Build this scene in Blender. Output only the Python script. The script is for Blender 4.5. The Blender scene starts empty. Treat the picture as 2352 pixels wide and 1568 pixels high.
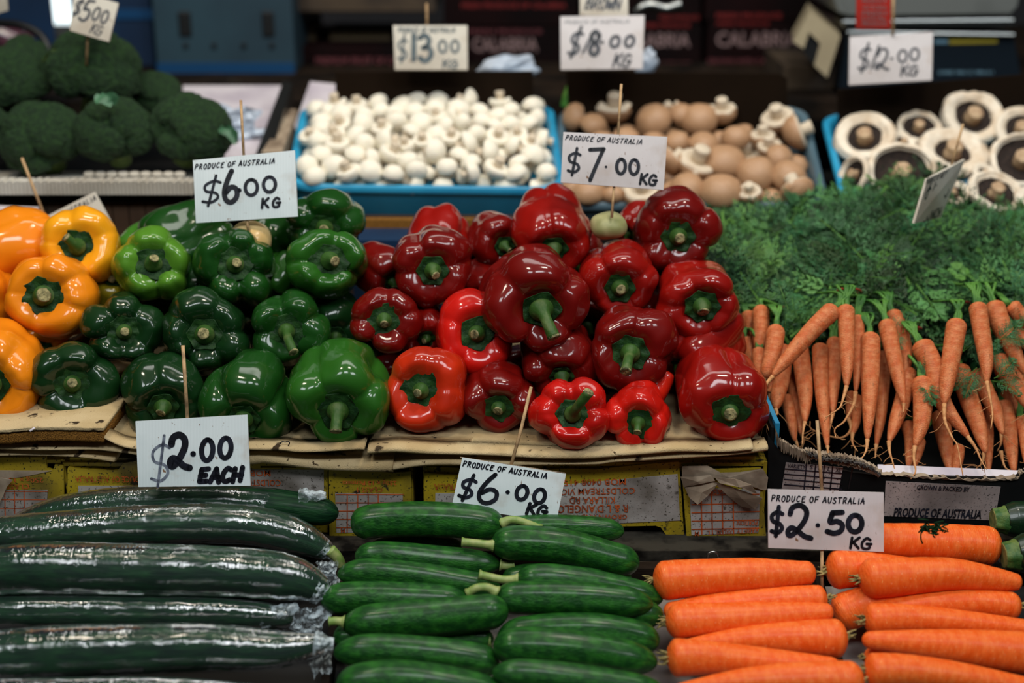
import bpy, math, random
import numpy as np
from mathutils import Vector, Matrix, noise

# ---------------------------------------------------------------- camera, world, lights, exposure
SC = bpy.context.scene
COL = SC.collection
R = math.radians
F = 50 / 36 * 2352
PITCH = R(20)
CP, SP = math.cos(PITCH), math.sin(PITCH)
CAM = Vector((0, 0, 1.5))
cd = bpy.data.cameras.new('camera')
cd.lens = 50; cd.sensor_width = 36; cd.clip_start = 0.05; cd.clip_end = 50
cd.dof.use_dof = True; cd.dof.focus_distance = 1.52; cd.dof.aperture_fstop = 2.2; cd.dof.aperture_blades = 9
cam = bpy.data.objects.new('camera', cd)
cam.location = CAM; cam.rotation_euler = (R(90) - PITCH, 0, 0)
COL.objects.link(cam); SC.camera = cam

w = bpy.data.worlds.new('world'); SC.world = w; w.use_nodes = True
bg = w.node_tree.nodes['Background']; bg.inputs[0].default_value = (0.50, 0.68, 0.85, 1); bg.inputs[1].default_value = 0.02

def area(name, loc, target, sx, sy, power, col):
    l = bpy.data.lights.new(name, 'AREA'); l.shape = 'RECTANGLE'; l.size = sx; l.size_y = sy; l.energy = power; l.color = col
    o = bpy.data.objects.new(name, l); o.location = loc
    o.rotation_euler = (Vector(target) - Vector(loc)).to_track_quat('-Z', 'Y').to_euler()
    COL.objects.link(o); return o
area('awning_gap_daylight_one', (-1.05, 0.0, 2.9), (-0.4, 1.45, 0.85), 0.75, 0.5, 15, (0.92, 0.97, 1.0))
area('awning_gap_daylight_two', (0.25, -0.1, 3.0), (0.1, 1.45, 0.85), 0.8, 0.5, 19, (0.92, 0.97, 1.0))
area('awning_gap_daylight_three', (1.5, 0.1, 2.8), (0.5, 1.45, 0.85), 0.7, 0.5, 14, (0.92, 0.97, 1.0))
area('shop_lamp_one', (-0.75, 1.2, 2.6), (-0.5, 1.6, 0.9), 0.28, 0.2, 8, (1.0, 0.88, 0.70))
area('shop_lamp_two', (0.45, 1.3, 2.6), (0.4, 1.7, 0.9), 0.28, 0.2, 8, (1.0, 0.9, 0.76))
area('mushroom_fill_light', (0.2, 1.86, 2.5), (0.2, 1.9, 0.9), 1.9, 0.3, 12, (1.0, 0.97, 0.92))  # added overhead fill that brightens the mushroom trays, not a real roof opening
SC.view_settings.view_transform = 'Standard'; SC.view_settings.look = 'None'
SC.view_settings.gamma = 1; SC.view_settings.use_curve_mapping = False
SC.view_settings.exposure = 0.0

# ---------------------------------------------------------------- pixel to world helpers
def ray(px, py):
    u = (px - 1176) / F; v = (py - 784) / F
    return Vector((u, CP - v * SP, -SP - v * CP))
def PY(px, py, Y):
    d = ray(px, py); return CAM + d * (Y / d.y)
def sc(px, py, Y):                       # metres per photo pixel at that point
    return Y / ray(px, py).y / F
RIGHT = Vector((1, 0, 0)); UP = Vector((0, SP, CP)); FWD = Vector((0, CP, -SP))
def Yf(py): return 1.34 - (py - 1200) * 0.19 / 368          # the sloping front bins

# ---------------------------------------------------------------- materials
def rgb(r, g, b, k=1.0):
    f = lambda c: ((c / 255 + 0.055) / 1.055) ** 2.4 if c > 10 else c / 255 / 12.92
    return (f(r) * k, f(g) * k, f(b) * k, 1)
def pmat(name, c1, c2=None, nscale=10, lo=.42, hi=.62, rough=.5, bump=0, bscale=60, coat=0, sss=0, metallic=0,
         spots=None, oc=False, stretch=None, coord='Object', bstretch=None, wave=None, alpha=None, trans=0, spec=.5, coatr=.05, detail=4):
    m = bpy.data.materials.new(name); m.use_nodes = True
    nt = m.node_tree; N = nt.nodes; L = nt.links; b = N['Principled BSDF']
    b.inputs['Roughness'].default_value = rough; b.inputs['Metallic'].default_value = metallic
    b.inputs['Coat Weight'].default_value = coat; b.inputs['Coat Roughness'].default_value = coatr
    b.inputs['Specular IOR Level'].default_value = spec
    b.inputs['Transmission Weight'].default_value = trans
    if sss: b.inputs['Subsurface Weight'].default_value = sss; b.inputs['Subsurface Radius'].default_value = (.01, .005, .003); b.inputs['Subsurface Scale'].default_value = .5
    tc = N.new('ShaderNodeTexCoord')
    def mapped(st):
        mp = N.new('ShaderNodeMapping'); mp.inputs['Scale'].default_value = st or (1, 1, 1)
        L.new(tc.outputs[coord], mp.inputs[0]); return mp.outputs[0]
    def ntex(scale, st, det=detail):
        n = N.new('ShaderNodeTexNoise'); n.inputs['Scale'].default_value = scale; n.inputs['Detail'].default_value = det
        L.new(mapped(st), n.inputs['Vector']); return n.outputs[0]
    def ramp(src, a, c):
        r = N.new('ShaderNodeMapRange'); r.inputs[1].default_value = a; r.inputs[2].default_value = c; L.new(src, r.inputs[0]); return r.outputs[0]
    def mix(f, a, c, blend='MIX'):
        x = N.new('ShaderNodeMix'); x.data_type = 'RGBA'; x.blend_type = blend
        if isinstance(f, float): x.inputs[0].default_value = f
        else: L.new(f, x.inputs[0])
        for i, v in ((6, a), (7, c)):
            if isinstance(v, tuple): x.inputs[i].default_value = v
            else: L.new(v, x.inputs[i])
        return x.outputs[2]
    base = c1
    if oc:
        oi = N.new('ShaderNodeObjectInfo'); base = oi.outputs['Color']
        if c1: base = mix(1.0, base, c1, 'MULTIPLY')
    if c2 is not None: base = mix(ramp(ntex(nscale, stretch), lo, hi), base, c2)
    for sp in (spots or []):                         # (colour, scale, low, high, stretch)
        base = mix(ramp(ntex(sp[1], sp[4] if len(sp) > 4 else None), sp[2], sp[3]), base, sp[0])
    if isinstance(base, tuple): b.inputs['Base Color'].default_value = base
    else: L.new(base, b.inputs['Base Color'])
    if bump or wave:
        bn = N.new('ShaderNodeBump'); bn.inputs['Strength'].default_value = bump or .4; bn.inputs['Distance'].default_value = .002
        if wave:
            wv = N.new('ShaderNodeTexWave'); wv.inputs['Scale'].default_value = wave; L.new(mapped(None), wv.inputs[0]); L.new(wv.outputs[1], bn.inputs['Height'])
        else: L.new(ntex(bscale, bstretch), bn.inputs['Height'])
        L.new(bn.outputs[0], b.inputs['Normal'])
    return m

GRIME = rgb(45, 38, 25)
MT = {}
MT['pepper'] = pmat('pepper_skin', None, None, rough=.5, coat=.8, coatr=.12, oc=True, bump=.06, bscale=90, spec=.1,
                    spots=[(rgb(205, 160, 110), 260, .76, .84)])
MT['pepper_green'] = pmat('green_pepper_skin', None, rgb(62, 96, 16), 9, .52, .85, rough=.5, coat=.8, coatr=.12, oc=True, bump=.06, bscale=90, spec=.1)
MT['pepper_red'] = pmat('red_pepper_skin', None, rgb(92, 6, 4), 14, .45, .85, rough=.5, coat=.8, coatr=.11, oc=True, bump=.05, bscale=90, spec=.1,
                        spots=[(rgb(170, 120, 90), 330, .79, .86)])
MT['calyx'] = pmat('calyx_green', rgb(14, 44, 15), rgb(40, 78, 30), 90, .4, .8, rough=.55, spec=.2, bump=.8, bscale=180)
MT['stem'] = pmat('pepper_stem_green', rgb(48, 82, 30), rgb(108, 118, 72), 60, .5, .85, rough=.5, spec=.25, bump=.4, bscale=150, bstretch=(1, 1, .15))
MT['cut'] = pmat('dry_stem_cut', rgb(156, 146, 100), rgb(62, 64, 32), 130, .4, .62, rough=.8, bump=.8, bscale=300)
MT['cuke'] = pmat('cucumber_skin', rgb(16, 62, 20), rgb(40, 102, 30), 9, .42, .72, rough=.45, coat=.3, coatr=.2, spec=.15, coord='UV', stretch=(1, 1.6, 1),
                  bump=.55, bscale=26, bstretch=(1, 2.2, 1), spots=[(rgb(80, 128, 56), 30, .66, .8, (.6, 3, 1)), (rgb(150, 158, 100), 95, .76, .82)])
MT['cukestem'] = pmat('cucumber_stem', rgb(112, 140, 64), rgb(150, 160, 96), 80, rough=.5, bump=.3)
MT['longcuke'] = pmat('long_cucumber_skin', rgb(8, 38, 22), rgb(26, 66, 34), 8, .4, .75, rough=.5, spec=.1, coat=.05, coatr=.2, coord='UV', stretch=(.5, 3, 1), bump=.5, bscale=14, bstretch=(.5, 4, 1))
MT['carrot'] = pmat('carrot_skin', rgb(230, 92, 22), rgb(240, 118, 48), 10, .4, .7, rough=.5, coat=.15, coatr=.3, spec=.2, coord='UV', stretch=(1.6, .8, 1), bump=.5, bscale=26, bstretch=(3, .5, 1), sss=.08,
                    spots=[(rgb(250, 190, 112), 16, .68, .73, (4.2, .9, 1)), (rgb(240, 160, 110), 30, .60, .85, (1, 1.4, 1)), (rgb(140, 62, 26), 24, .76, .82)])
MT['bunch'] = pmat('bunched_carrot_skin', rgb(206, 106, 58), rgb(222, 142, 92), 8, .4, .7, rough=.5, coat=.12, coatr=.3, spec=.2, coord='UV', stretch=(1.6, .8, 1), bump=.9, bscale=30, bstretch=(4, .6, 1), sss=.08,
                   spots=[(rgb(140, 74, 38), 11, .63, .72, (9, 1, 1)), (rgb(228, 176, 122), 14, .66, .74, (8, 1, 1)), (rgb(140, 80, 46), 12, .62, .8)])
MT['root'] = pmat('carrot_root_hair', rgb(206, 150, 96), rgb(180, 120, 70), 200, rough=.7)
MT['tuft'] = pmat('dry_carrot_crown', rgb(168, 150, 92), rgb(92, 84, 38), 200, rough=.8)
MT['stalk'] = pmat('carrot_stalk', rgb(84, 130, 54), rgb(48, 92, 38), 60, rough=.5, spec=.2)
MT['frond'] = pmat('carrot_leaf', None, rgb(96, 150, 96), 55, .5, .9, rough=.45, spec=.2, oc=True)
MT['frond2'] = pmat('carrot_leaf_shadowy', rgb(8, 34, 16), rgb(18, 54, 26), 45, .35, .7, rough=.6, spec=.1)  # darkened copy of the leaf colour: shade deep in the heap is painted in
MT['frondstem'] = pmat('leaf_stem', rgb(92, 136, 62), rgb(60, 104, 46), 40, rough=.5, spec=.2)
MT['band'] = pmat('rubber_band', rgb(160, 52, 38), rough=.5)
MT['foam'] = pmat('foam_sheet', rgb(196, 174, 134), rgb(178, 154, 112), 14, rough=.95, bump=.5, bscale=700,
                  spots=[(rgb(128, 104, 72), 11, .54, .80), (rgb(60, 48, 34), 44, .655, .70), (rgb(70, 56, 38), 150, .67, .72)], spec=.15)
MT['sponge'] = pmat('brown_sponge', rgb(150, 104, 46), rgb(92, 60, 26), 700, .45, .65, rough=.95, bump=1, bscale=700, spec=.1, spots=[(rgb(70, 46, 24), 16, .6, .8)])
MT['yellow'] = pmat('yellow_carton', rgb(176, 152, 22), rgb(152, 130, 20), 7, rough=.6, bump=.1, bscale=60,
                    spots=[(GRIME, 13, .52, .74), (rgb(34, 28, 16), 330, .60, .66), (rgb(40, 34, 22), 70, .62, .68)])
MT['label'] = pmat('white_print_panel', rgb(186, 180, 172), rgb(160, 152, 146), 8, rough=.6, spots=[(rgb(78, 70, 56), 14, .50, .72), (rgb(60, 52, 40), 420, .60, .68), (rgb(52, 44, 32), 60, .64, .72)])
MT['orangeink'] = pmat('orange_print', rgb(196, 86, 30), rgb(150, 66, 30), 60, rough=.6)
MT['cardraw'] = pmat('raw_cardboard', rgb(160, 142, 120), rgb(112, 94, 76), 30, rough=.9, bump=.5, bscale=90, bstretch=(1, 1, .2), spots=[(GRIME, 20, .62, .75)])
MT['black'] = pmat('black_carton', rgb(11, 12, 12), rgb(18, 18, 18), 12, spec=.15, rough=.7)
MT['blacklabel'] = pmat('grey_print_panel', rgb(176, 158, 152), rgb(146, 132, 128), 10, rough=.6, spots=[(rgb(60, 54, 52), 420, .58, .66), (rgb(100, 90, 86), 16, .5, .75)])
MT['ink'] = pmat('black_ink', rgb(16, 17, 24), rgb(30, 32, 44), 60, rough=.35)
MT['thinink'] = pmat('faded_ink', rgb(112, 120, 134), rgb(60, 66, 82), 120, rough=.5)
MT['greyink'] = pmat('grey_ink', rgb(62, 78, 84), rgb(84, 96, 100), 80, rough=.5)
for k, c, d in (('signblue', (216, 226, 228), (196, 208, 210)), ('signgrey', (206, 200, 200), (184, 176, 174)), ('signcream', (204, 198, 184), (176, 166, 150))):
    MT[k] = pmat(k + '_board', rgb(*c), rgb(*d), 9, rough=.45, bump=.07, wave=95, spots=[(rgb(160, 132, 104), 26, .56, .9), (rgb(120, 88, 62), 260, .68, .74, (1, 1, .5))])
MT['skewer'] = pmat('bamboo_skewer', rgb(184, 150, 108), rgb(112, 84, 56), 90, .5, .75, rough=.7)
MT['wood'] = pmat('dark_weathered_wood', rgb(40, 30, 22), rgb(18, 14, 11), 14, spec=.1, rough=.85, bump=.8, bscale=30, bstretch=(.2, 3, 3), spots=[(rgb(110, 104, 92), 60, .66, .8, (.3, 2, 2))])
MT['woodedge'] = pmat('dusty_wood', rgb(58, 54, 47), rgb(22, 20, 17), 40, spec=.08, rough=.95, bump=.8, bscale=60)
MT['binfloor'] = pmat('bin_liner_paper', rgb(150, 142, 136), rgb(120, 112, 106), 12, rough=.8)
MT['darkfloor'] = pmat('dark_bin_base', rgb(11, 10, 10), rough=.8)
MT['traycyan'] = pmat('cyan_plastic', rgb(46, 156, 198), rgb(34, 136, 178), 8, rough=.35, coat=.1, spots=[(rgb(24, 90, 116), 9, .66, .8)])
MT['traygrey'] = pmat('slate_plastic', rgb(88, 112, 124), rgb(74, 98, 110), 8, rough=.35)
MT['brownpanel'] = pmat('dark_brown_board', rgb(26, 17, 9), rgb(20, 13, 7), 6, spec=.08, rough=.9)
MT['mushwhite'] = pmat('white_mushroom_skin', rgb(244, 238, 222), rgb(226, 212, 184), 60, .45, .75, rough=.65, sss=.1, spots=[(rgb(164, 132, 92), 45, .70, .84)])
MT['mushbrown'] = pmat('brown_mushroom_skin', rgb(184, 144, 108), rgb(138, 98, 66), 45, .45, .75, rough=.5, spots=[(rgb(205, 178, 146), 22, .6, .8), (rgb(84, 56, 38), 30, .72, .84)])
MT['mushstem'] = pmat('mushroom_stem_skin', rgb(226, 214, 194), rgb(190, 166, 134), 70, rough=.7)
MT['porto'] = pmat('portobello_skin', rgb(236, 224, 204), rgb(200, 172, 138), 40, .45, .8, rough=.7, bump=.5, bscale=120, spots=[(rgb(116, 80, 52), 55, .7, .82)])
MT['portostem'] = pmat('portobello_stem_skin', rgb(196, 168, 134), rgb(140, 102, 72), 60, .4, .7, rough=.8)
MT['gill'] = pmat('dark_gills', rgb(28, 19, 14), rgb(48, 34, 26), 160, rough=.9, bump=.8, bscale=200)
MT['broc'] = pmat('broccoli_florets', rgb(24, 62, 26), rgb(52, 96, 38), 9, .40, .72, rough=.75, bump=1, bscale=420, spots=[(rgb(84, 110, 44), 30, .68, .84)])
MT['brocstalk'] = pmat('broccoli_stalk', rgb(120, 142, 78), rgb(90, 120, 60), 40, rough=.6)
MT['brocleaf'] = pmat('broccoli_leaf', rgb(64, 110, 78), rgb(44, 84, 56), 40, rough=.5)
MT['poly'] = pmat('polystyrene', rgb(205, 200, 188), rgb(180, 172, 158), 8, rough=.8, bump=.2, bscale=300)
MT['potato'] = pmat('pale_green_potato', rgb(176, 172, 122), rgb(140, 142, 90), 28, rough=.5, spots=[(rgb(66, 62, 40), 70, .73, .78)])
MT['onion'] = pmat('pale_yellow_onion', rgb(228, 200, 142), rgb(214, 176, 112), 20, rough=.35, coat=.2)
MT['zuc'] = pmat('zucchini_skin', rgb(10, 36, 16), rgb(24, 60, 26), 60, .5, .8, rough=.35, coat=.2, coord='UV', stretch=(1, 2, 1), spots=[(rgb(74, 104, 56), 60, .74, .8)])
MT['zucstem'] = pmat('zucchini_stem', rgb(40, 84, 26), rgb(96, 116, 48), 70, rough=.6, bump=.6, bscale=200)
MT['zuccut'] = pmat('zucchini_cut', rgb(128, 122, 62), rgb(90, 96, 44), 160, rough=.8)
MT['bluedark'] = pmat('deep_blue_board', rgb(8, 44, 78), rgb(6, 34, 62), 5, rough=.5)
MT['bluegrey'] = pmat('blue_grey_plastic', rgb(40, 66, 78), rgb(34, 56, 68), 5, rough=.5)
MT['bluesky'] = pmat('bright_blue_plastic', rgb(8, 62, 104), rough=.45)
MT['cartonred'] = pmat('dark_red_carton', rgb(24, 6, 7), rgb(12, 5, 6), 5, spec=.1, rough=.8)
MT['redprint'] = pmat('dull_red_print', rgb(120, 20, 18), rough=.6)
MT['whiteprint'] = pmat('pale_print', rgb(128, 104, 104), rough=.6)
MT['pinkprint'] = pmat('dusky_print', rgb(104, 48, 54), rough=.6)
MT['shelfwood'] = pmat('brown_shelf_wood', rgb(70, 56, 40), rgb(44, 34, 26), 10, rough=.8)
MT['beige'] = pmat('beige_block', rgb(116, 98, 72), rough=.8)
MT['cream'] = pmat('cream_plastic', rgb(178, 164, 134), rgb(164, 150, 122), 10, rough=.5)
MT['steel'] = pmat('brushed_steel', rgb(150, 152, 150), rough=.3, metallic=1, bump=.1, bscale=60, bstretch=(.1, 4, 4))
MT['scalebody'] = pmat('navy_scale_body', rgb(12, 24, 34), rough=.4)
MT['scalegrey'] = pmat('grey_pan_enamel', rgb(104, 108, 106), rgb(90, 94, 92), 8, rough=.45)
MT['yellowprint'] = pmat('yellow_strip', rgb(176, 158, 50), rough=.5)
MT['cyanprint'] = pmat('pale_blue_strip', rgb(120, 160, 180), rough=.5)
MT['redcard'] = pmat('red_card', rgb(176, 36, 24), rgb(150, 30, 20), 10, rough=.5)
MT['paper'] = pmat('pale_paper', rgb(208, 200, 206), rgb(186, 176, 186), 16, rough=.7)
MT['baggy'] = pmat('milky_plastic_bag', rgb(196, 206, 220), rgb(160, 176, 196), 22, rough=.3, coat=.5, bump=.5, bscale=30)
MT['aubergine'] = pmat('aubergine_skin', rgb(44, 22, 30), rgb(86, 54, 66), 20, rough=.25, coat=.4)
MT['cable'] = pmat('black_rubber', rgb(12, 14, 16), rough=.5)
MT['greenbit'] = pmat('leek_green', rgb(96, 150, 50), rgb(60, 120, 40), 30, rough=.5)
MT['concrete'] = pmat('concrete', rgb(70, 68, 66), rgb(56, 54, 52), 4, rough=.9)
MT['wallpaint'] = pmat('dark_wall_paint', rgb(34, 34, 38), rgb(26, 26, 30), 3, rough=.9)
MT['pulp'] = pmat('grey_pulp_liner', rgb(78, 72, 68), rgb(60, 56, 52), 40, rough=.95, bump=.6, bscale=300)
MT['slatwood'] = pmat('brown_slat_wood', rgb(72, 48, 28), rgb(50, 34, 20), 14, rough=.8, bstretch=(3, 3, .3), bump=.5, bscale=30)

def film_mat():
    m = bpy.data.materials.new('cling_film'); m.use_nodes = True; nt = m.node_tree; N = nt.nodes; L = nt.links
    N.remove(N['Principled BSDF']); out = N['Material Output']
    tr = N.new('ShaderNodeBsdfTransparent'); tr.inputs[0].default_value = (.90, .95, .94, 1)
    gl = N.new('ShaderNodeBsdfGlossy'); gl.inputs['Roughness'].default_value = .07; gl.inputs[0].default_value = (1, 1, 1, 1)
    df = N.new('ShaderNodeBsdfDiffuse'); df.inputs[0].default_value = (.55, .66, .66, 1)
    tc = N.new('ShaderNodeTexCoord'); mp = N.new('ShaderNodeMapping'); mp.inputs['Scale'].default_value = (1, .45, .45); L.new(tc.outputs['Object'], mp.inputs[0])
    nz = N.new('ShaderNodeTexNoise'); nz.inputs['Scale'].default_value = 250; nz.inputs['Detail'].default_value = 4; L.new(mp.outputs[0], nz.inputs[0])
    bp = N.new('ShaderNodeBump'); bp.inputs['Strength'].default_value = 1; bp.inputs['Distance'].default_value = .0011; L.new(nz.outputs[0], bp.inputs['Height'])
    L.new(bp.outputs[0], gl.inputs['Normal'])
    fr = N.new('ShaderNodeFresnel'); fr.inputs[0].default_value = 1.3; ad = N.new('ShaderNodeMath'); ad.operation = 'ADD'; ad.inputs[1].default_value = .06; L.new(fr.outputs[0], ad.inputs[0])
    n2 = N.new('ShaderNodeTexNoise'); n2.inputs['Scale'].default_value = 34; n2.inputs['Detail'].default_value = 6; mp2 = N.new('ShaderNodeMapping'); mp2.inputs['Scale'].default_value = (.7, 1.5, 1.5); L.new(tc.outputs['Object'], mp2.inputs[0]); L.new(mp2.outputs[0], n2.inputs[0])
    mr = N.new('ShaderNodeMapRange'); mr.inputs[1].default_value = .42; mr.inputs[2].default_value = .66; mr.inputs[3].default_value = .15; mr.inputs[4].default_value = 2.8; L.new(n2.outputs[0], mr.inputs[0])
    ml = N.new('ShaderNodeMath'); ml.operation = 'MULTIPLY'; L.new(ad.outputs[0], ml.inputs[0]); L.new(mr.outputs[0], ml.inputs[1])
    m1 = N.new('ShaderNodeMixShader'); L.new(ml.outputs[0], m1.inputs[0]); L.new(tr.outputs[0], m1.inputs[1]); L.new(gl.outputs[0], m1.inputs[2])
    m2 = N.new('ShaderNodeMixShader'); m2.inputs[0].default_value = .02; L.new(m1.outputs[0], m2.inputs[1]); L.new(df.outputs[0], m2.inputs[2])
    L.new(m2.outputs[0], out.inputs[0]); return m
MT['film'] = film_mat()
def crumple_mat():
    m = bpy.data.materials.new('crumpled_film'); m.use_nodes = True; nt = m.node_tree; N = nt.nodes; L = nt.links
    b = N['Principled BSDF']; b.inputs['Base Color'].default_value = (.62, .72, .76, 1); b.inputs['Roughness'].default_value = .25; b.inputs['Coat Weight'].default_value = .6
    tc = N.new('ShaderNodeTexCoord'); nz = N.new('ShaderNodeTexNoise'); nz.inputs['Scale'].default_value = 130; nz.inputs['Detail'].default_value = 5; L.new(tc.outputs['Object'], nz.inputs[0])
    mr = N.new('ShaderNodeMapRange'); mr.inputs[1].default_value = .42; mr.inputs[2].default_value = .62; mr.inputs[3].default_value = .1; mr.inputs[4].default_value = .8; L.new(nz.outputs[0], mr.inputs[0]); L.new(mr.outputs[0], b.inputs['Alpha'])
    bp = N.new('ShaderNodeBump'); bp.inputs['Strength'].default_value = 1; bp.inputs['Distance'].default_value = .003; L.new(nz.outputs[0], bp.inputs['Height']); L.new(bp.outputs[0], b.inputs['Normal'])
    return m
MT['crumple'] = crumple_mat()
def glow_mat():
    m = bpy.data.materials.new('daylight_pane'); m.use_nodes = True; N = m.node_tree.nodes
    b = N['Principled BSDF']; b.inputs['Base Color'].default_value = (.8, .95, 1, 1); b.inputs['Emission Color'].default_value = (.85, .97, 1, 1); b.inputs['Emission Strength'].default_value = 1.6
    return m
MT['glow'] = glow_mat()

# ---------------------------------------------------------------- object helpers
def tagit(o, label=None, cat=None, group=None, kind=None):
    if label: o['label'] = label
    if cat: o['category'] = cat
    if group: o['group'] = group
    if kind: o['kind'] = kind
    return o
def thing(name, label, cat, loc=(0, 0, 0), group=None, rot=None):
    o = bpy.data.objects.new(name, None); o.empty_display_size = .02; COL.objects.link(o); o.location = loc
    if rot is not None: o.rotation_mode = 'QUATERNION'; o.rotation_quaternion = rot
    return tagit(o, label, cat, group)
def link(name, me, mat, parent=None, loc=None, smooth=True, world=True):
    """world=True: the mesh's vertices are in world space; they are moved relative to the parent's (or own) origin"""
    o = bpy.data.objects.new(name, me); COL.objects.link(o)
    if mat is not None and not me.materials: me.materials.append(MT[mat] if isinstance(mat, str) else mat)
    if world:
        off = Vector(loc) if loc is not None else (parent.location if parent and parent.parent is None else (parent.location + parent.parent.location if parent else Vector((0, 0, 0))))
        me.transform(Matrix.Translation(-Vector(off)))
        if parent is None: o.location = off
    if parent: o.parent = parent
    if smooth: me.shade_smooth()
    return o
def mesh(name, V, Fc, uv=None):
    me = bpy.data.meshes.new(name); me.from_pydata([tuple(v) for v in V], [], Fc); me.update()
    if uv is not None:
        l = me.uv_layers.new(name='uv'); idx = np.zeros(len(me.loops), dtype=np.int32); me.loops.foreach_get('vertex_index', idx)
        l.data.foreach_set('uv', np.asarray(uv, dtype=np.float32)[idx].ravel())
    return me
def grid_faces(n, m, wrap=True, off=0, flip=False):
    f = []
    for i in range(n - 1):
        for j in range(m if wrap else m - 1):
            a = i * m + j; b = i * m + (j + 1) % m; q = (off + a, off + b, off + b + m, off + a + m)
            f.append(q[::-1] if flip else q)
    return f
class MB:
    def __init__(s): s.v = []; s.f = []; s.uv = []
    def add(s, V, Fc, uv=None):
        o = len(s.v); s.v += [tuple(v) for v in V]; s.f += [tuple(o + i for i in f) for f in Fc]
        s.uv += list(uv) if uv is not None else [(0, 0)] * len(V)
    def box(s, x0, x1, y0, y1, z0, z1, M=None):
        V = [Vector((x, y, z)) for z in (z0, z1) for y in (y0, y1) for x in (x0, x1)]
        if M: V = [M @ v for v in V]
        s.add(V, [(0, 2, 3, 1), (4, 5, 7, 6), (0, 1, 5, 4), (2, 6, 7, 3), (0, 4, 6, 2), (1, 3, 7, 5)])
    def prism(s, poly, depth):               # poly: list of world Vectors (front face, counter-clockwise seen from front), depth vector
        n = len(poly); V = list(poly) + [p + depth for p in poly]
        s.add(V, [tuple(range(n)), tuple(range(2 * n - 1, n - 1, -1))] + [(i, i + n, (i + 1) % n + n, (i + 1) % n) for i in range(n)])
    def tube(s, P, rad, seg=8, cap=True):
        V, Fc, uv = tube_arrays(P, rad, seg, cap); s.add(V, Fc, uv)
    def mesh(s, name, uv=False): return mesh(name, s.v, s.f, s.uv if uv else None)
def catmull(P, n, spacing=None):
    P = [np.array(p, dtype=float) for p in P]
    if len(P) == 2: P = [P[0], (P[0] + P[1]) / 2, P[1]]
    Q = [2 * P[0] - P[1]] + P + [2 * P[-1] - P[-2]]
    S = np.linspace(0, 1, n) if spacing is None else spacing
    out = []
    k = len(P) - 1
    for s in S:
        x = min(max(s, 0), 1) * k; i = min(int(x), k - 1); t = x - i
        a, b, c, d = Q[i:i + 4]
        out.append(.5 * ((2 * b) + (c - a) * t + (2 * a - 5 * b + 4 * c - d) * t * t + (3 * b - a - 3 * c + d) * t ** 3))
    return np.array(out)
def frames(C):
    T = np.gradient(C, axis=0); T /= np.linalg.norm(T, axis=1)[:, None] + 1e-12
    up = np.array([0.13, -.3, 1.0]);
    if abs(np.dot(T.mean(0) / (np.linalg.norm(T.mean(0)) + 1e-9), up / np.linalg.norm(up))) > .85: up = np.array([0.1, -1.0, 0.1])
    A = np.cross(T, up); A /= np.linalg.norm(A, axis=1)[:, None] + 1e-12
    B = np.cross(A, T)
    return T, A, B
def tube_arrays(P, rad, seg=8, cap=True, disp=None, S=None, sq=1.0):
    C = np.array([tuple(p) for p in P], dtype=float); n = len(C)
    rad = np.full(n, rad, dtype=float) if np.isscalar(rad) else np.array(rad, dtype=float)
    T, A, B = frames(C)
    ph = np.linspace(0, 2 * math.pi, seg, endpoint=False)
    rr = rad[:, None] * np.ones((1, seg))
    if disp is not None: rr = rr * disp(np.linspace(0, 1, n)[:, None] if S is None else S[:, None], ph[None, :])
    V = C[:, None, :] + rr[:, :, None] * (np.cos(ph)[None, :, None] * A[:, None, :] + sq * np.sin(ph)[None, :, None] * B[:, None, :])
    V = V.reshape(-1, 3); Fc = grid_faces(n, seg)
    L = np.concatenate([[0], np.cumsum(np.linalg.norm(np.diff(C, axis=0), axis=1))])
    uv = [(L[i] * 10, 0.5 - abs(j / seg - .5)) for i in range(n) for j in range(seg)]
    V = [tuple(v) for v in V]
    if cap:
        a = len(V); V += [tuple(C[0]), tuple(C[-1])]; uv += [(0, 0), (L[-1] * 10, 0)]
        Fc += [(a, (j + 1) % seg, j) for j in range(seg)] + [(a + 1, (n - 1) * seg + j, (n - 1) * seg + (j + 1) % seg) for j in range(seg)]
    return V, Fc, uv
def wob(seed, k):                                           # smooth periodic wobble in angle and length
    r = random.Random(seed); c = [(r.uniform(-1, 1), r.randint(0, 3), r.uniform(1.5, 9), r.uniform(0, 6.3)) for _ in range(7)]
    return lambda S, ph: 1 + k * sum(a * np.sin(m * ph + f * S + p) for a, m, f, p in c) / 2.6
def body(P, r, e0, e1, shape=None, n=64, seg=28, disp=None, bend=None):
    """a rounded solid along a path: r radius, e0/e1 = length share of the rounded ends, shape(s) = taper"""
    S = (1 - np.cos(np.linspace(0, math.pi, n))) / 2
    C = catmull(P, n, S)
    k = np.ones(n)
    a = S < e0; k[a] = np.sqrt(np.clip(1 - (1 - S[a] / e0) ** 2, 0, 1))
    a = S > 1 - e1; k[a] *= np.sqrt(np.clip(1 - (1 - (1 - S[a]) / e1) ** 2, 0, 1))
    rad = r * k * (np.array([shape(s) for s in S]) if shape else 1)
    rad[0] = rad[-1] = 1e-4
    return tube_arrays(C, rad, seg, True, disp, S)

def strip_faces(n): return [(2 * i, 2 * i + 1, 2 * i + 3, 2 * i + 2) for i in range(n - 1)]

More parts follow.
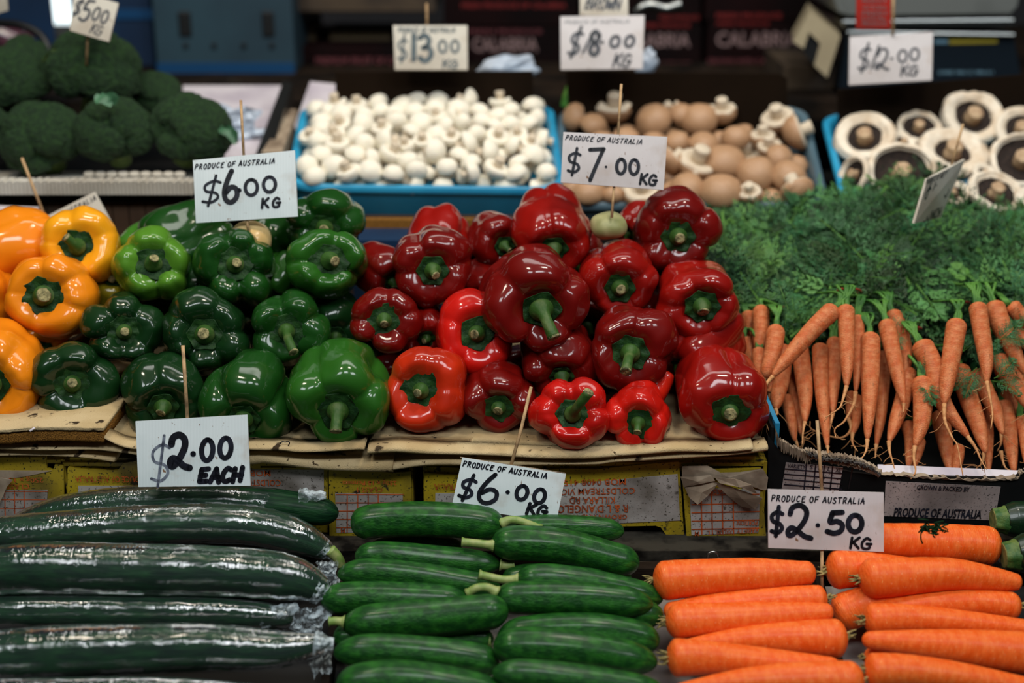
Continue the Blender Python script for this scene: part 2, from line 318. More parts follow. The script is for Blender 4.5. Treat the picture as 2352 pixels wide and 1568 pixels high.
# ---------------------------------------------------------------- hand lettering (single-stroke marker letters)
ARC = lambda cx, cy, rx, ry, a0, a1, n=14: [(cx + rx * math.cos(R(a0 + (a1 - a0) * i / n)), cy + ry * math.sin(R(a0 + (a1 - a0) * i / n))) for i in range(n + 1)]
G = {
 '0': [ARC(.5, .5, .42, .5, 80, 445, 22)], 'O': [ARC(.5, .5, .45, .5, 80, 445, 22)],
 '1': [[(.5, 1), (.42, 0)]],
 '2': [[(.06, .72), (.14, .93), (.45, 1.02), (.72, .88), (.74, .62), (.52, .3), (.22, .04), (.06, .02), (.02, .16), (.16, .27), (.42, .17), (.72, 0), (1.0, -.06)]],
 '3': [[(.1, .92), (.5, 1.02), (.85, .85), (.7, .6), (.38, .52)], [(.38, .52), (.8, .48), (.95, .25), (.7, .03), (.35, -.02), (.05, .1)]],
 '4': [[(.45, 1), (.1, .38), (.95, .42)], [(.75, .95), (.6, 0)]],
 '5': [[(.85, 1), (.3, .96)], [(.3, .96), (.2, .55), (.6, .6), (.9, .42), (.82, .12), (.45, 0), (.08, .08)]],
 '6': [[(.62, 1.08), (.32, .75), (.1, .35), (.2, .05), (.55, -.04), (.9, .15), (.88, .42), (.55, .5), (.2, .32)]],
 '7': [[(.0, .95), (.95, 1.0)], [(.95, 1.0), (.65, .5), (.35, -.05)]],
 '8': [[(.85, .85), (.5, 1.02), (.15, .85), (.3, .58), (.72, .42), (.85, .15), (.5, -.02), (.12, .15), (.25, .42), (.7, .6), (.85, .85)]],
 '$': [[(.95, .84), (.55, .92), (.1, .76), (.2, .52), (.75, .42), (.95, .22), (.6, .04), (.1, .1)], [(.62, 1.12), (.45, -.12)]],
 '.': [ARC(.5, .5, .14, .06, 0, 360, 6)],
 'P': [[(.1, 0), (.15, 1)], [(.15, 1), (.7, 1), (.9, .75), (.6, .5), (.15, .45)]],
 'R': [[(.1, 0), (.15, 1)], [(.15, 1), (.7, 1), (.85, .75), (.55, .52), (.15, .45)], [(.4, .47), (.95, 0)]],
 'D': [[(.1, 0), (.12, 1)], [(.0, 1), (.6, .95), (.92, .5), (.6, .05), (.0, 0)]],
 'U': [[(.05, 1), (.08, .3), (.4, 0), (.8, .25), (.9, 1)]],
 'C': [[(.9, .88), (.5, 1), (.1, .6), (.15, .15), (.5, 0), (.92, .12)]],
 'E': [[(.9, 1), (.15, .95)], [(.15, .95), (.1, .02)], [(.1, .02), (.9, .04)], [(.12, .5), (.75, .55)]],
 'F': [[(.95, 1), (.15, .95)], [(.15, .95), (.1, 0)], [(.12, .5), (.8, .55)]],
 'A': [[(.0, 0), (.5, 1)], [(.5, 1), (.95, 0)], [(.15, .35), (.85, .4)]],
 'S': [[(.9, .9), (.5, 1), (.12, .78), (.4, .53), (.8, .35), (.7, .05), (.3, -.02), (.02, .12)]],
 'T': [[(.0, .95), (1, 1)], [(.5, .98), (.42, 0)]],
 'L': [[(.15, 1), (.08, .03)], [(.08, .03), (.85, .05)]],
 'I': [[(.5, .95), (.45, 0)]],
 'K': [[(.12, 1), (.08, 0)], [(.9, 1), (.12, .42)], [(.3, .55), (.95, 0)]],
 'G': [[(.9, .85), (.5, 1), (.08, .6), (.15, .12), (.55, 0), (.9, .1), (.88, .45)], [(.5, .45), (1, .45)]],
 'H': [[(.1, 1), (.05, 0)], [(.9, 1), (.85, 0)], [(.08, .5), (.88, .52)]],
 'B': [[(.1, 0), (.12, 1)], [(.12, 1), (.7, .95), (.8, .7), (.2, .52)], [(.2, .52), (.9, .42), (.85, .08), (.1, 0)]],
 'W': [[(0, 1), (.22, 0), (.5, .7), (.78, 0), (1, 1)]], 'N': [[(.08, 0), (.1, 1)], [(.1, 1), (.85, 0)], [(.85, 0), (.9, 1)]],
}
def ribbon(mb, pts, wd, tf, smooth):
    if smooth and len(pts) > 2: pts = [tuple(p) for p in catmull(pts, max(10, 4 * len(pts)))]
    P = np.array(pts, dtype=float); T = np.gradient(P, axis=0); T /= np.linalg.norm(T, axis=1)[:, None] + 1e-9
    Nn = np.stack([-T[:, 1], T[:, 0]], 1)
    V = []
    for p, n in zip(P, Nn): V += [tf(p + n * wd / 2), tf(p - n * wd / 2)]
    mb.add(V, [f[::-1] for f in strip_faces(len(P))])
    for p in (P[0], P[-1]):
        c = [tf(p + wd / 2 * np.array([math.cos(R(a)), math.sin(R(a))])) for a in range(0, 360, 36)]
        mb.add(c, [tuple(range(len(c)))])
def lettering(parent, items, tf, mat, name='handwriting', label=None):
    """items: (text, x, y, h, cw, stroke, slant, tracking) in sign metres, y = baseline"""
    mb = MB(); rr = random.Random(5)
    for (t, x, y, h, cw, st, sl, tr) in items:
        cx = x
        for ch in t:
            if ch == ' ': cx += cw * .9; continue
            k = .35 if ch in '.I1' else 1
            for s in G[ch]:
                jx, jy = rr.uniform(-.04, .04), rr.uniform(-.05, .05)
                pts = []
                for (a, b) in s:
                    if ch == '.': yy = y + h * .45 + (b - .5) * h * 1.1; xx = cx + cw * k * .5 + (a - .5) * h * .55
                    else: yy = y + (b + jy) * h; xx = cx + (a + jx) * cw * k + sl * b * h
                    pts.append((xx, yy))
                ribbon(mb, pts, st, tf, len(pts) > 2)
            cx += cw * k + tr
    me = mb.mesh(name); o = link(name, me, mat, parent, smooth=False)
    if label: o['label'] = label
    return o
def printed(name, text, parent, mat, origin, xdir, ydir, height, width=None, bold=0.0, align='CENTER', shear=0.0):
    """flat printed text: origin = centre of the line's baseline box (world)"""
    c = bpy.data.curves.new(name, 'FONT'); c.body = text; c.size = 1; c.align_x = 'LEFT'; c.offset = bold; c.resolution_u = 2; c.shear = shear
    o = bpy.data.objects.new(name, c); COL.objects.link(o)
    dg = bpy.context.evaluated_depsgraph_get(); me = bpy.data.meshes.new_from_object(o.evaluated_get(dg)); bpy.data.objects.remove(o)
    n = len(me.vertices); co = np.zeros(n * 3, dtype=np.float32); me.vertices.foreach_get('co', co); co = co.reshape(-1, 3)
    mn = co.min(0); mx = co.max(0); h = mx[1] - mn[1]; ww = mx[0] - mn[0]
    ky = height / h; kx = (width / ww) if width else ky
    xd = np.array(xdir); yd = np.array(ydir); og = np.array(origin)
    cx = (co[:, 0] - (mn[0] + mx[0]) / 2) * kx; cy = (co[:, 1] - (mn[1] + mx[1]) / 2) * ky
    W = og[None, :] + cx[:, None] * xd[None, :] + cy[:, None] * yd[None, :]
    me.vertices.foreach_set('co', W.astype(np.float32).ravel()); me.update(); me.materials.clear()
    return link(name, me, mat, parent, smooth=False)

# ---------------------------------------------------------------- setting
def struct(name, V0, V1, mat):
    mb = MB(); mb.box(V0[0], V1[0], V0[1], V1[1], V0[2], V1[2]); o = link(name, mb.mesh(name), mat, smooth=False); o['kind'] = 'structure'; return o
struct('floor', (-3, -1.5, -.05), (3, 3.6, 0), 'concrete')
struct('wall_back', (-3, 3.6, 0), (3, 3.7, 3.4), 'wallpaint')
struct('wall_left', (-3.1, .4, 0), (-3, 3.7, 3.4), 'wallpaint')
wp0 = PY(128, 120, 3.55); wp1 = PY(168, -60, 3.55)
wf = struct('window_1', (wp0.x - .04, 3.5, wp0.z - .35), (wp1.x + .16, 3.6, wp1.z + .3), 'wallpaint'); 
mb = MB(); mb.box(wp0.x - .01, wp1.x + .13, 3.49, 3.5, wp0.z - .32, wp1.z + .27)
link('pane', mb.mesh('pane'), 'glow', wf, smooth=False)

# ---------------------------------------------------------------- stall bench: planks, fascia, legs
ZB = PY(1000, 1247, 1.385).z                      # top of the ledge plank
bench = thing('display_bench', 'dark weathered timber bench with a dusty ledge plank under the yellow cartons', 'bench', (0, 1.6, 0))
def bpart(name, x0, x1, y0, y1, z0, z1, mat='wood', parent=bench):
    mb = MB(); n = 24
    mb.box(x0, x1, y0, y1, z0, z1); return link(name, mb.mesh(name), mat, parent, smooth=False)
o = bpart('ledge_plank', -1.0, 1.15, 1.367, 1.50, ZB - .022, ZB, 'woodedge'); 
for y in (1.505, 1.655, 1.805, 1.955):
    bpart('plank', -1.0, 1.15, y, y + .145, ZB - .022, ZB - random.Random(int(y * 100)).uniform(0, .003))
bpart('fascia_board', -1.0, 1.15, 1.350, 1.366, ZB - .14, ZB - .012)
mb = MB(); c = PY(1637, 1277, 1.345)
mb.tube([c + Vector((.006 * math.cos(a), -.001, .006 * math.sin(a))) for a in np.linspace(0, 6.283, 14)], .0013, 6, False)
link('screw_ring', mb.mesh('screw_ring'), 'steel', bench)
for x in (-.95, 0, 1.08):
    for y in (1.40, 2.02): bpart('leg', x - .03, x + .03, y - .03, y + .03, 0, ZB - .022)

# front display bin: sloping base board, dividers, front rail, legs
fb = thing('front_produce_bin', 'dark sloping produce bin holding the cucumbers and loose carrots in front', 'bin', (0, 1.2, 0))
def zsl(Y, d=.0): return PY(1176, 1200 + (1.34 - Y) * 368 / .19, Y).z - d
def slab(name, x0, x1, y0, y1, d0, d1, mat):
    mb = MB(); V = [Vector((x, y, zsl(y, d))) for d in (d1, d0) for y in (y0, y1) for x in (x0, x1)]
    mb.add(V, [(0, 2, 3, 1), (4, 5, 7, 6), (0, 1, 5, 4), (2, 6, 7, 3), (0, 4, 6, 2), (1, 3, 7, 5)]); return link(name, mb.mesh(name), mat, fb, smooth=False)
slab('base_board', -.95, 1.1, .98, 1.342, .078, .095, 'darkfloor')
slab('liner_sheet', -.16, .42, 1.0, 1.338, .074, .078, 'binfloor')
slab('liner_sheet', .27 + .16, .9, 1.0, 1.338, .074, .078, 'darkfloor')
xd = PY(1893, 1330, 1.30).x
slab('divider', -.185, -.177, 1.0, 1.342, .0445, .078, 'wood')
slab('divider', xd - .004, xd + .004, 1.0, 1.342, .05, .078, 'wood')
slab('front_rail', -.95, 1.1, .96, .98, .02, .11, 'wood')
for x in (-.9, 1.05):
    for y in (1.0, 1.31):
        mb = MB(); mb.box(x - .025, x + .025, y - .025, y + .025, 0, zsl(y, .09)); link('leg', mb.mesh('leg'), 'wood', fb, smooth=False)

# ---------------------------------------------------------------- yellow cartons
def carton(name, label, YC, outline, top_l, top_r, parts, xr=None, depth=.29, group='yellow mushroom cartons under the foam'):
    """outline: photo pixels of the front face polygon"""
    P = [PY(x, y, YC) for x, y in outline]
    root = thing(name, label, 'carton', (sum(p.x for p in P) / len(P), YC + depth / 2, ZB), group)
    # box shell behind the front panel
    xs = [p.x for p in P]; z1 = max(p.z for p in P) - .004; x0, x1 = min(xs), max(xs)
    mb = MB()
    mb.box(x0, x0 + .004, YC + .004, YC + depth, ZB + .001, z1); mb.box(x1 - .004, x1, YC + .004, YC + depth, ZB + .001, z1)
    mb.box(x0, x1, YC + depth - .004, YC + depth, ZB + .001, z1); mb.box(x0, x1, YC + .02, YC + depth, ZB + .001, ZB + .005)
    mb.box(x0 + .004, x1 - .004, YC + .002, YC + depth, z1 - .004, z1)
    link('carton_body', mb.mesh('carton_body'), 'yellow', root, smooth=False)
    return root
def face(root, name, outline, YC, mat, th=.004, proud=0.0, smooth=False):
    P = [PY(x, y, YC) + Vector((0, -proud, 0)) for x, y in outline]
    a = sum((P[i].x * P[(i + 1) % len(P)].z - P[(i + 1) % len(P)].x * P[i].z) for i in range(len(P)))
    if a < 0: P = P[::-1]
    mb = MB(); mb.prism(P, Vector((0, th, 0)))
    return link(name, mb.mesh(name), mat, root, smooth=smooth)
def ptext(root, name, text, YC, cx, cy, wpx, hpx, mat, flip=True, bold=.004, proud=.0016, rot=0.0, shear=0.0):
    s = sc(cx, cy, YC); p = PY(cx, cy, YC) + Vector((0, -proud, 0)); f = -1 if flip else 1
    c, sn = math.cos(rot), math.sin(rot)
    return printed(name, text, root, mat, p, (f * c, 0, f * sn), (-f * sn, 0, f * c), hpx * s * 1.08, wpx * s, bold, shear=shear)
def grid_lines(root, YC, xs, ys, mat, wpx=2.2, proud=.0014, name='grid_print'):
    """xs: list of ((x_top,y_top),(x_bot,y_bot)); ys likewise across"""
    mb = MB()
    for (a, b) in xs + ys:
        A, B = PY(*a, YC), PY(*b, YC); s = sc(*a, YC) * wpx / 2
        d = (B - A).normalized(); n = Vector((-d.z, 0, d.x)) * s; k = Vector((0, -proud, 0))
        V = [A + n + k, A - n + k, B - n + k, B + n + k]
        nrm = (V[1] - V[0]).cross(V[2] - V[0])
        mb.add(V, [(0, 1, 2, 3) if nrm.y < 0 else (3, 2, 1, 0)])
    return link(name, mb.mesh(name), mat, root, smooth=False)
YC = 1.405
# carton at far left
c0 = carton('mushroom_carton', 'yellow carton with torn cardboard flap at the far left under the foam', YC, [(-220, 1050), (146, 1060), (146, 1245), (-220, 1245)], 0, 0, [])
face(c0, 'front_panel', [(-220, 1050), (105, 1050), (108, 1075), (122, 1080), (126, 1066), (146, 1068), (148, 1245), (-220, 1245)], YC, 'yellow')
face(c0, 'raw_edge', [(-220, 1077), (60, 1080), (120, 1080), (60, 1093), (10, 1100), (-220, 1100)], YC, 'cardraw', .001, .0008)
face(c0, 'print_panel', [(-220, 1124), (110, 1124), (104, 1245), (-220, 1245)], YC, 'label', .001, .0012)
grid_lines(c0, YC, [((x, 1124), (x + 2, 1245)) for x in (-30, 12, 34, 56)], [((-200, y), (112, y)) for y in (1127, 1146, 1166, 1186, 1206, 1226)], 'orangeink')
ptext(c0, 'weight_print', '250g x 15 Punnets', YC, 25, 1099, 150, 15, 'orangeink')
ptext(c0, 'class_print', 'CLASS', YC, 42, 1115, 52, 13, 'orangeink')
mb = MB(); pts = [(-40, 1100), (8, 1092), (34, 1096), (20, 1112), (4, 1150), (-40, 1160)]
mb.prism([PY(x, y, YC) + Vector((0, -.006 - .00004 * x, 0)) for x, y in pts][::-1], Vector((0, .0015, 0))); link('torn_flap', mb.mesh('torn_flap'), 'cardraw', c0, smooth=False)
# second carton
c1 = carton('mushroom_carton', 'yellow carton with printed grower panel behind the two dollar sign', YC, [(155, 1056), (947, 1072), (947, 1240), (155, 1240)], 0, 0, [])
face(c1, 'front_panel', [(155, 1076), (158, 1070), (175, 1075), (270, 1080), (283, 1064), (310, 1058), (598, 1060), (598, 1074), (680, 1074), (683, 1060), (752, 1066), (754, 1222), (155, 1222)], YC, 'yellow')
face(c1, 'front_lip', [(160, 1050), (310, 1052), (310, 1060), (283, 1066), (272, 1076), (175, 1072), (160, 1066)], YC + .006, 'yellow')
face(c1, 'front_lip', [(600, 1052), (640, 1048), (680, 1056), (682, 1078), (598, 1078)], YC + .006, 'yellow')
face(c1, 'end_panel', [(755, 1068), (900, 1086), (944, 1082), (946, 1240), (770, 1240), (757, 1236)], YC - .003, 'yellow')
face(c1, 'print_panel', [(570, 1077), (744, 1078), (744, 1175), (570, 1175)], YC, 'label', .001, .0008)
face(c1, 'print_panel', [(180, 1115), (560, 1115), (560, 1200), (180, 1200)], YC, 'label', .001, .0008)
face(c1, 'print_panel', [(770, 1132), (925, 1134), (925, 1222), (773, 1222)], YC - .003, 'label', .001, .0008)
ptext(c1, 'origin_print', 'PRODUCE OF AUSTRALIA', YC, 262, 1099, 176, 14, 'orangeink')
ptext(c1, 'town_print', 'COLDSTREAM VIC', YC, 575, 1107, 140, 15, 'orangeink')
ptext(c1, 'phone_print', 'MOB 0408 415 917', YC, 532, 1085, 180, 14, 'orangeink')
grid_lines(c1, YC - .003, [((x, 1134), (x, 1222)) for x in (798, 822, 846, 869)], [((772, y), (928, y)) for y in (1134, 1153, 1172, 1191, 1210)], 'orangeink')
ptext(c1, 'weight_print', '250g x 15 Punnets', YC - .003, 849, 1106, 124, 13, 'orangeink')
ptext(c1, 'class_print', 'CLASS 1', YC - .003, 850, 1123, 58, 12, 'orangeink')
ptext(c1, 'size_print', 'M', YC - .003, 788, 1217, 9, 12, 'orangeink')
# third carton
c2 = carton('mushroom_carton', 'grimy yellow carton with peeled cardboard corner beside the black carrot carton', YC, [(975, 1072), (1752, 1056), (1752, 1242), (975, 1242)], 0, 0, [])
face(c2, 'front_panel', [(975, 1086), (1065, 1092), (1300, 1076), (1365, 1078), (1480, 1066), (1560, 1060), (1572, 1240), (1545, 1242), (1537, 1238), (1518, 1211), (1505, 1207), (1370, 1210), (975, 1215)], YC, 'yellow')
face(c2, 'front_lip', [(975, 1072), (1060, 1074), (1400, 1066), (1560, 1052), (1735, 1048), (1737, 1062), (1640, 1080), (1560, 1082), (975, 1090)], YC + .006, 'yellow')
face(c2, 'end_panel', [(1566, 1076), (1620, 1080), (1748, 1076), (1760, 1240), (1700, 1247), (1578, 1247)], YC - .003, 'yellow')
face(c2, 'print_panel', [(1000, 1132), (1050, 1132), (1300, 1112), (1556, 1088), (1562, 1194), (1300, 1206), (1000, 1208)], YC, 'label', .001, .0008)
face(c2, 'print_panel', [(1584, 1120), (1746, 1124), (1742, 1222), (1588, 1228)], YC - .003, 'label', .001, .0008)
ptext(c2, 'origin_print', 'PRODUCE OF AUSTRALIA', YC, 1090, 1116, 185, 14, 'orangeink')
ptext(c2, 'phone_print', 'MOB 0408 415 917', YC, 1345, 1106, 184, 15, 'orangeink', rot=.02, bold=.006)
ptext(c2, 'town_print', 'COLDSTREAM VIC 3770', YC, 1350, 1127, 216, 15, 'orangeink', rot=.02, bold=.006)
ptext(c2, 'street_print', 'KILLARA RD', YC, 1360, 1147, 104, 16, 'orangeink', rot=.01, bold=.006)
ptext(c2, 'grower_print', "R & L D'ANGELO", YC, 1361, 1167, 162, 19, 'orangeink', rot=.01, bold=.012)
ptext(c2, 'packed_print', 'GROWN AND PACKED BY', YC, 1340, 1185, 200, 11, 'orangeink', bold=.006)
grid_lines(c2, YC - .003, [((x, 1122), (x + 2, 1226)) for x in (1610, 1634, 1658, 1683)], [((1588, y), (1744, y - 3)) for y in (1136, 1157, 1176, 1195, 1214)], 'orangeink', 2.6)
ptext(c2, 'class_print', 'CLASS 1', YC - .003, 1650, 1127, 56, 12, 'orangeink')
ptext(c2, 'size_print', 'M', YC - .003, 1600, 1224, 9, 11, 'orangeink'); ptext(c2, 'size_print', 'L', YC - .003, 1626, 1222, 7, 11, 'orangeink')
ptext(c2, 'size_print', 'XL', YC - .003, 1650, 1221, 16, 11, 'orangeink'); ptext(c2, 'size_print', 'XXL', YC - .003, 1672, 1220, 20, 11, 'orangeink')
ptext(c2, 'variety_print', 'VARIETY', YC - .003, 1717, 1217, 50, 13, 'orangeink'); ptext(c2, 'variety_print', 'PORTION', YC - .003, 1716, 1199, 46, 12, 'orangeink')
def torn(root, YC, pts, mat='cardraw', rise=.004, th=.0015, name='torn_flap'):
    """pts: (x, y, proud) photo pixels and millimetres in front of the face"""
    mb = MB(); P = [PY(x, y, YC) + Vector((0, -k * .001, 0)) for x, y, k in pts]
    a = sum((P[i].x * P[(i + 1) % len(P)].z - P[(i + 1) % len(P)].x * P[i].z) for i in range(len(P)))
    if a < 0: P = P[::-1]
    c = sum(P, Vector()) / len(P) + Vector((0, -rise, 0)); n = len(P); t = Vector((0, th, 0))
    mb.add(P + [c] + [p + t for p in P] + [c + t], [(i, (i + 1) % n, n) for i in range(n)] + [(n + 1 + (i + 1) % n, n + 1 + i, 2 * n + 1) for i in range(n)] + [(i, i + n + 1, n + 1 + (i + 1) % n, (i + 1) % n) for i in range(n)])
    return link(name, mb.mesh(name), mat, root, smooth=False)
torn(c2, YC - .004, [(1567, 1070, 1), (1625, 1068, 2), (1635, 1084, 3), (1700, 1083, 2), (1752, 1076, 1), (1764, 1096, 1), (1760, 1124, 1), (1746, 1122, 2), (1720, 1100, 3), (1640, 1092, 5), (1600, 1092, 4), (1566, 1094, 1)], rise=.003)
torn(c2, YC - .006, [(1563, 1094, 2), (1590, 1092, 4), (1632, 1084, 8), (1640, 1096, 9), (1605, 1104, 8), (1570, 1117, 2)], rise=.003)
torn(c2, YC - .006, [(1572, 1117, 2), (1633, 1100, 7), (1645, 1104, 9), (1625, 1132, 6), (1600, 1149, 10), (1582, 1138, 5)], rise=.002)
torn(c2, YC - .008, [(1636, 1101, 5), (1680, 1112, 8), (1749, 1139, 5), (1742, 1152, 4), (1734, 1168, 2), (1700, 1160, 2), (1672, 1136, 4)], rise=.003)
torn(c2, YC - .008, [(1640, 1090, 7), (1685, 1089, 12), (1722, 1104, 10), (1738, 1130, 4), (1728, 1126, 8), (1700, 1106, 12), (1650, 1100, 10)], rise=.004)
for (x, y) in ((1444, 1071), (1525, 1065), (1608, 1061)):
    torn(c2, YC + .005, [(x, y, 1), (x + 10, y - 3, 1.2), (x + 21, y - 1, 1), (x + 16, y + 4, 1.2), (x + 4, y + 4, 1)], rise=.0005, th=.0006, name='torn_staple_mark')

# ---------------------------------------------------------------- foam sheets
ZP = PY(1176, 1036, 1.39).z
def foam(label, line, thpx, Yfr, Yb, mat='foam', seed=1, ztop=None, zback=None, side=None, edge=None, arch=None, name='foam_sheet'):
    """line: photo pixels of the bottom of the front fold; thpx its thickness there"""
    n = 90; L = [PY(x, y, Yfr) for x, y in line]
    C = catmull([(p.x, p.y, p.z) for p in L], n)
    s = sc(line[0][0], line[0][1], Yfr); th = thpx * s; rr = random.Random(seed); off = rr.uniform(0, 50)
    zb = zback if zback is not None else ZP
    V = []; prof = [(1, -1, 0), (.5, -1, 0), (.03, -1, 0), (.006, -.95, .0), (-.002, -.7, .0), (-.004, -.4, 0), (-.001, -.12, 0), (.006, -.01, 0), (.02, 0, 0), (.05, 0, .12), (.1, 0, .35), (.2, 0, .8), (.4, 0, 1), (1, 0, 1)]
    for i in range(n):
        x, y, z = C[i]
        zt = z + th
        ysh = noise.noise(Vector((x * 9 + off, 0, 0))) * .006
        for (a, b, k) in prof:
            yy = y + ysh + (Yb - y) * a if a > .03 else y + ysh + a
            zz = zt * (1 - k) + zb * k + b * th + noise.noise(Vector((x * 14, yy * 14, off + b))) * .0025 * (1 if b > -.5 else .3)
            xx = x + noise.noise(Vector((yy * 20, off, 0))) * .002
            if arch and b < -.9:
                d = (x - arch[0]) / arch[1]
                if abs(d) < 1: zz += arch[2] * math.sqrt(1 - d * d)
            V.append((xx, yy, zz))
    m = len(prof); Fc = grid_faces(n, m, True)
    Fc += [tuple(range(m))[::-1], tuple(range((n - 1) * m, n * m))]
    me = mesh(name, V, Fc); c = C[n // 2]
    o = link(name, me, mat, None, (c[0], c[1], zb)); tagit(o, label, 'foam', 'foam sheets under the peppers')
    return o
GF = 'foam sheets under the peppers'
fs = [
 foam('lower beige foam sheet folded over the third yellow carton with dirty rim', [(903, 1081), (984, 1072), (1110, 1072), (1250, 1072), (1367, 1070), (1408, 1064), (1500, 1059), (1600, 1052), (1700, 1046), (1762, 1040)], 17, 1.392, 1.72, seed=2, zback=ZP - .010),
 foam('wide clean beige foam sheet on top under the red peppers', [(845, 1043), (906, 1040), (984, 1046), (1110, 1051), (1280, 1056), (1367, 1056), (1468, 1047), (1557, 1040), (1650, 1041), (1728, 1036)], 17, 1.388, 1.74, seed=3, zback=ZP + .002),
 foam('beige foam sheet hanging low with an arch cut above the second carton', [(420, 1052), (560, 1072), (600, 1072), (640, 1076), (683, 1080), (770, 1086), (903, 1089)], 34, 1.394, 1.70, seed=4, zback=ZP - .012, arch=(PY(640, 1070, 1.394).x, .021, .0125)),
 foam('middle beige foam sheet with a black thread on it under large green pepper', [(232, 1004), (300, 1030), (400, 1032), (500, 1032), (600, 1036), (650, 1036), (702, 1040), (838, 1036)], 13, 1.39, 1.73, seed=5, zback=ZP - .001),
 foam('doubled beige foam sheet at left, below the brown sponge edge', [(2, 1036), (120, 1036), (210, 1036), (290, 1044), (420, 1062)], 15, 1.392, 1.72, seed=6, zback=ZP - .006),
 foam('lowest foam sheet at left lying on the yellow cartons', [(-120, 1056), (0, 1050), (100, 1050), (190, 1052), (266, 1062)], 15, 1.396, 1.70, seed=7, zback=ZP - .014),
]
# thick sponge slab at the left: brown sponge core with a beige face on top
sp = thing('sponge_slab', 'thick brown sponge slab with beige face under the yellow peppers', 'foam', PY(60, 1015, 1.383), GF)
def slabpoly(name, fr, Yfr, Yb, th, mat, zt, dx=.012):
    n = 50; C = catmull([tuple(PY(x, y, Yfr)) for x, y in fr], n); V = []
    prof = [(1, -1), (0, -1), (0, -.75), (0, -.5), (0, -.25), (0, -.04), (.02, 0), (.3, 0), (1, 0)]
    for i in range(n):
        x, y, z = C[i]
        for a, b in prof: V.append((x + a * dx, y + (Yb - y) * a + noise.noise(Vector((x * 200, b * 9, 1))) * .0008, z + (zt - C[-1][2]) * a + b * th + noise.noise(Vector((x * 14, a * 5, 3))) * .0015))
    m = len(prof); me = mesh(name, V, grid_faces(n, m, True) + [tuple(range(m))[::-1], tuple(range((n - 1) * m, n * m))])
    return link(name, me, mat, sp)
slabpoly('sponge_core', [(-160, 996), (0, 994), (70, 989), (160, 988), (236, 991)], 1.383, 1.72, .0125, 'sponge', PY(236, 991, 1.383).z + .001)
slabpoly('beige_face', [(-160, 988), (0, 986), (70, 981), (160, 981), (238, 982)], 1.381, 1.72, .0035, 'foam', PY(238, 983, 1.383).z + .001)
mb = MB(); a = PY(68, 990, 1.375); b = PY(80, 982, 1.379); mb.tube([a, b], .0012, 6); o = link('plastic_tag', mb.mesh('plastic_tag'), 'paper', None, a); tagit(o, 'tiny white plastic sliver stuck on the sponge edge', 'tag')
mb = MB(); mb.tube(catmull([PY(x, y, 1.39) for x, y in ((642, 1020), (648, 1014), (655, 1015), (662, 1013), (665, 1018), (662, 1023))], 16), .0006, 5)
o = link('black_thread', mb.mesh('black_thread'), 'cable', None, PY(650, 1018, 1.39)); tagit(o, 'curled black thread lying on the middle foam sheet', 'thread')

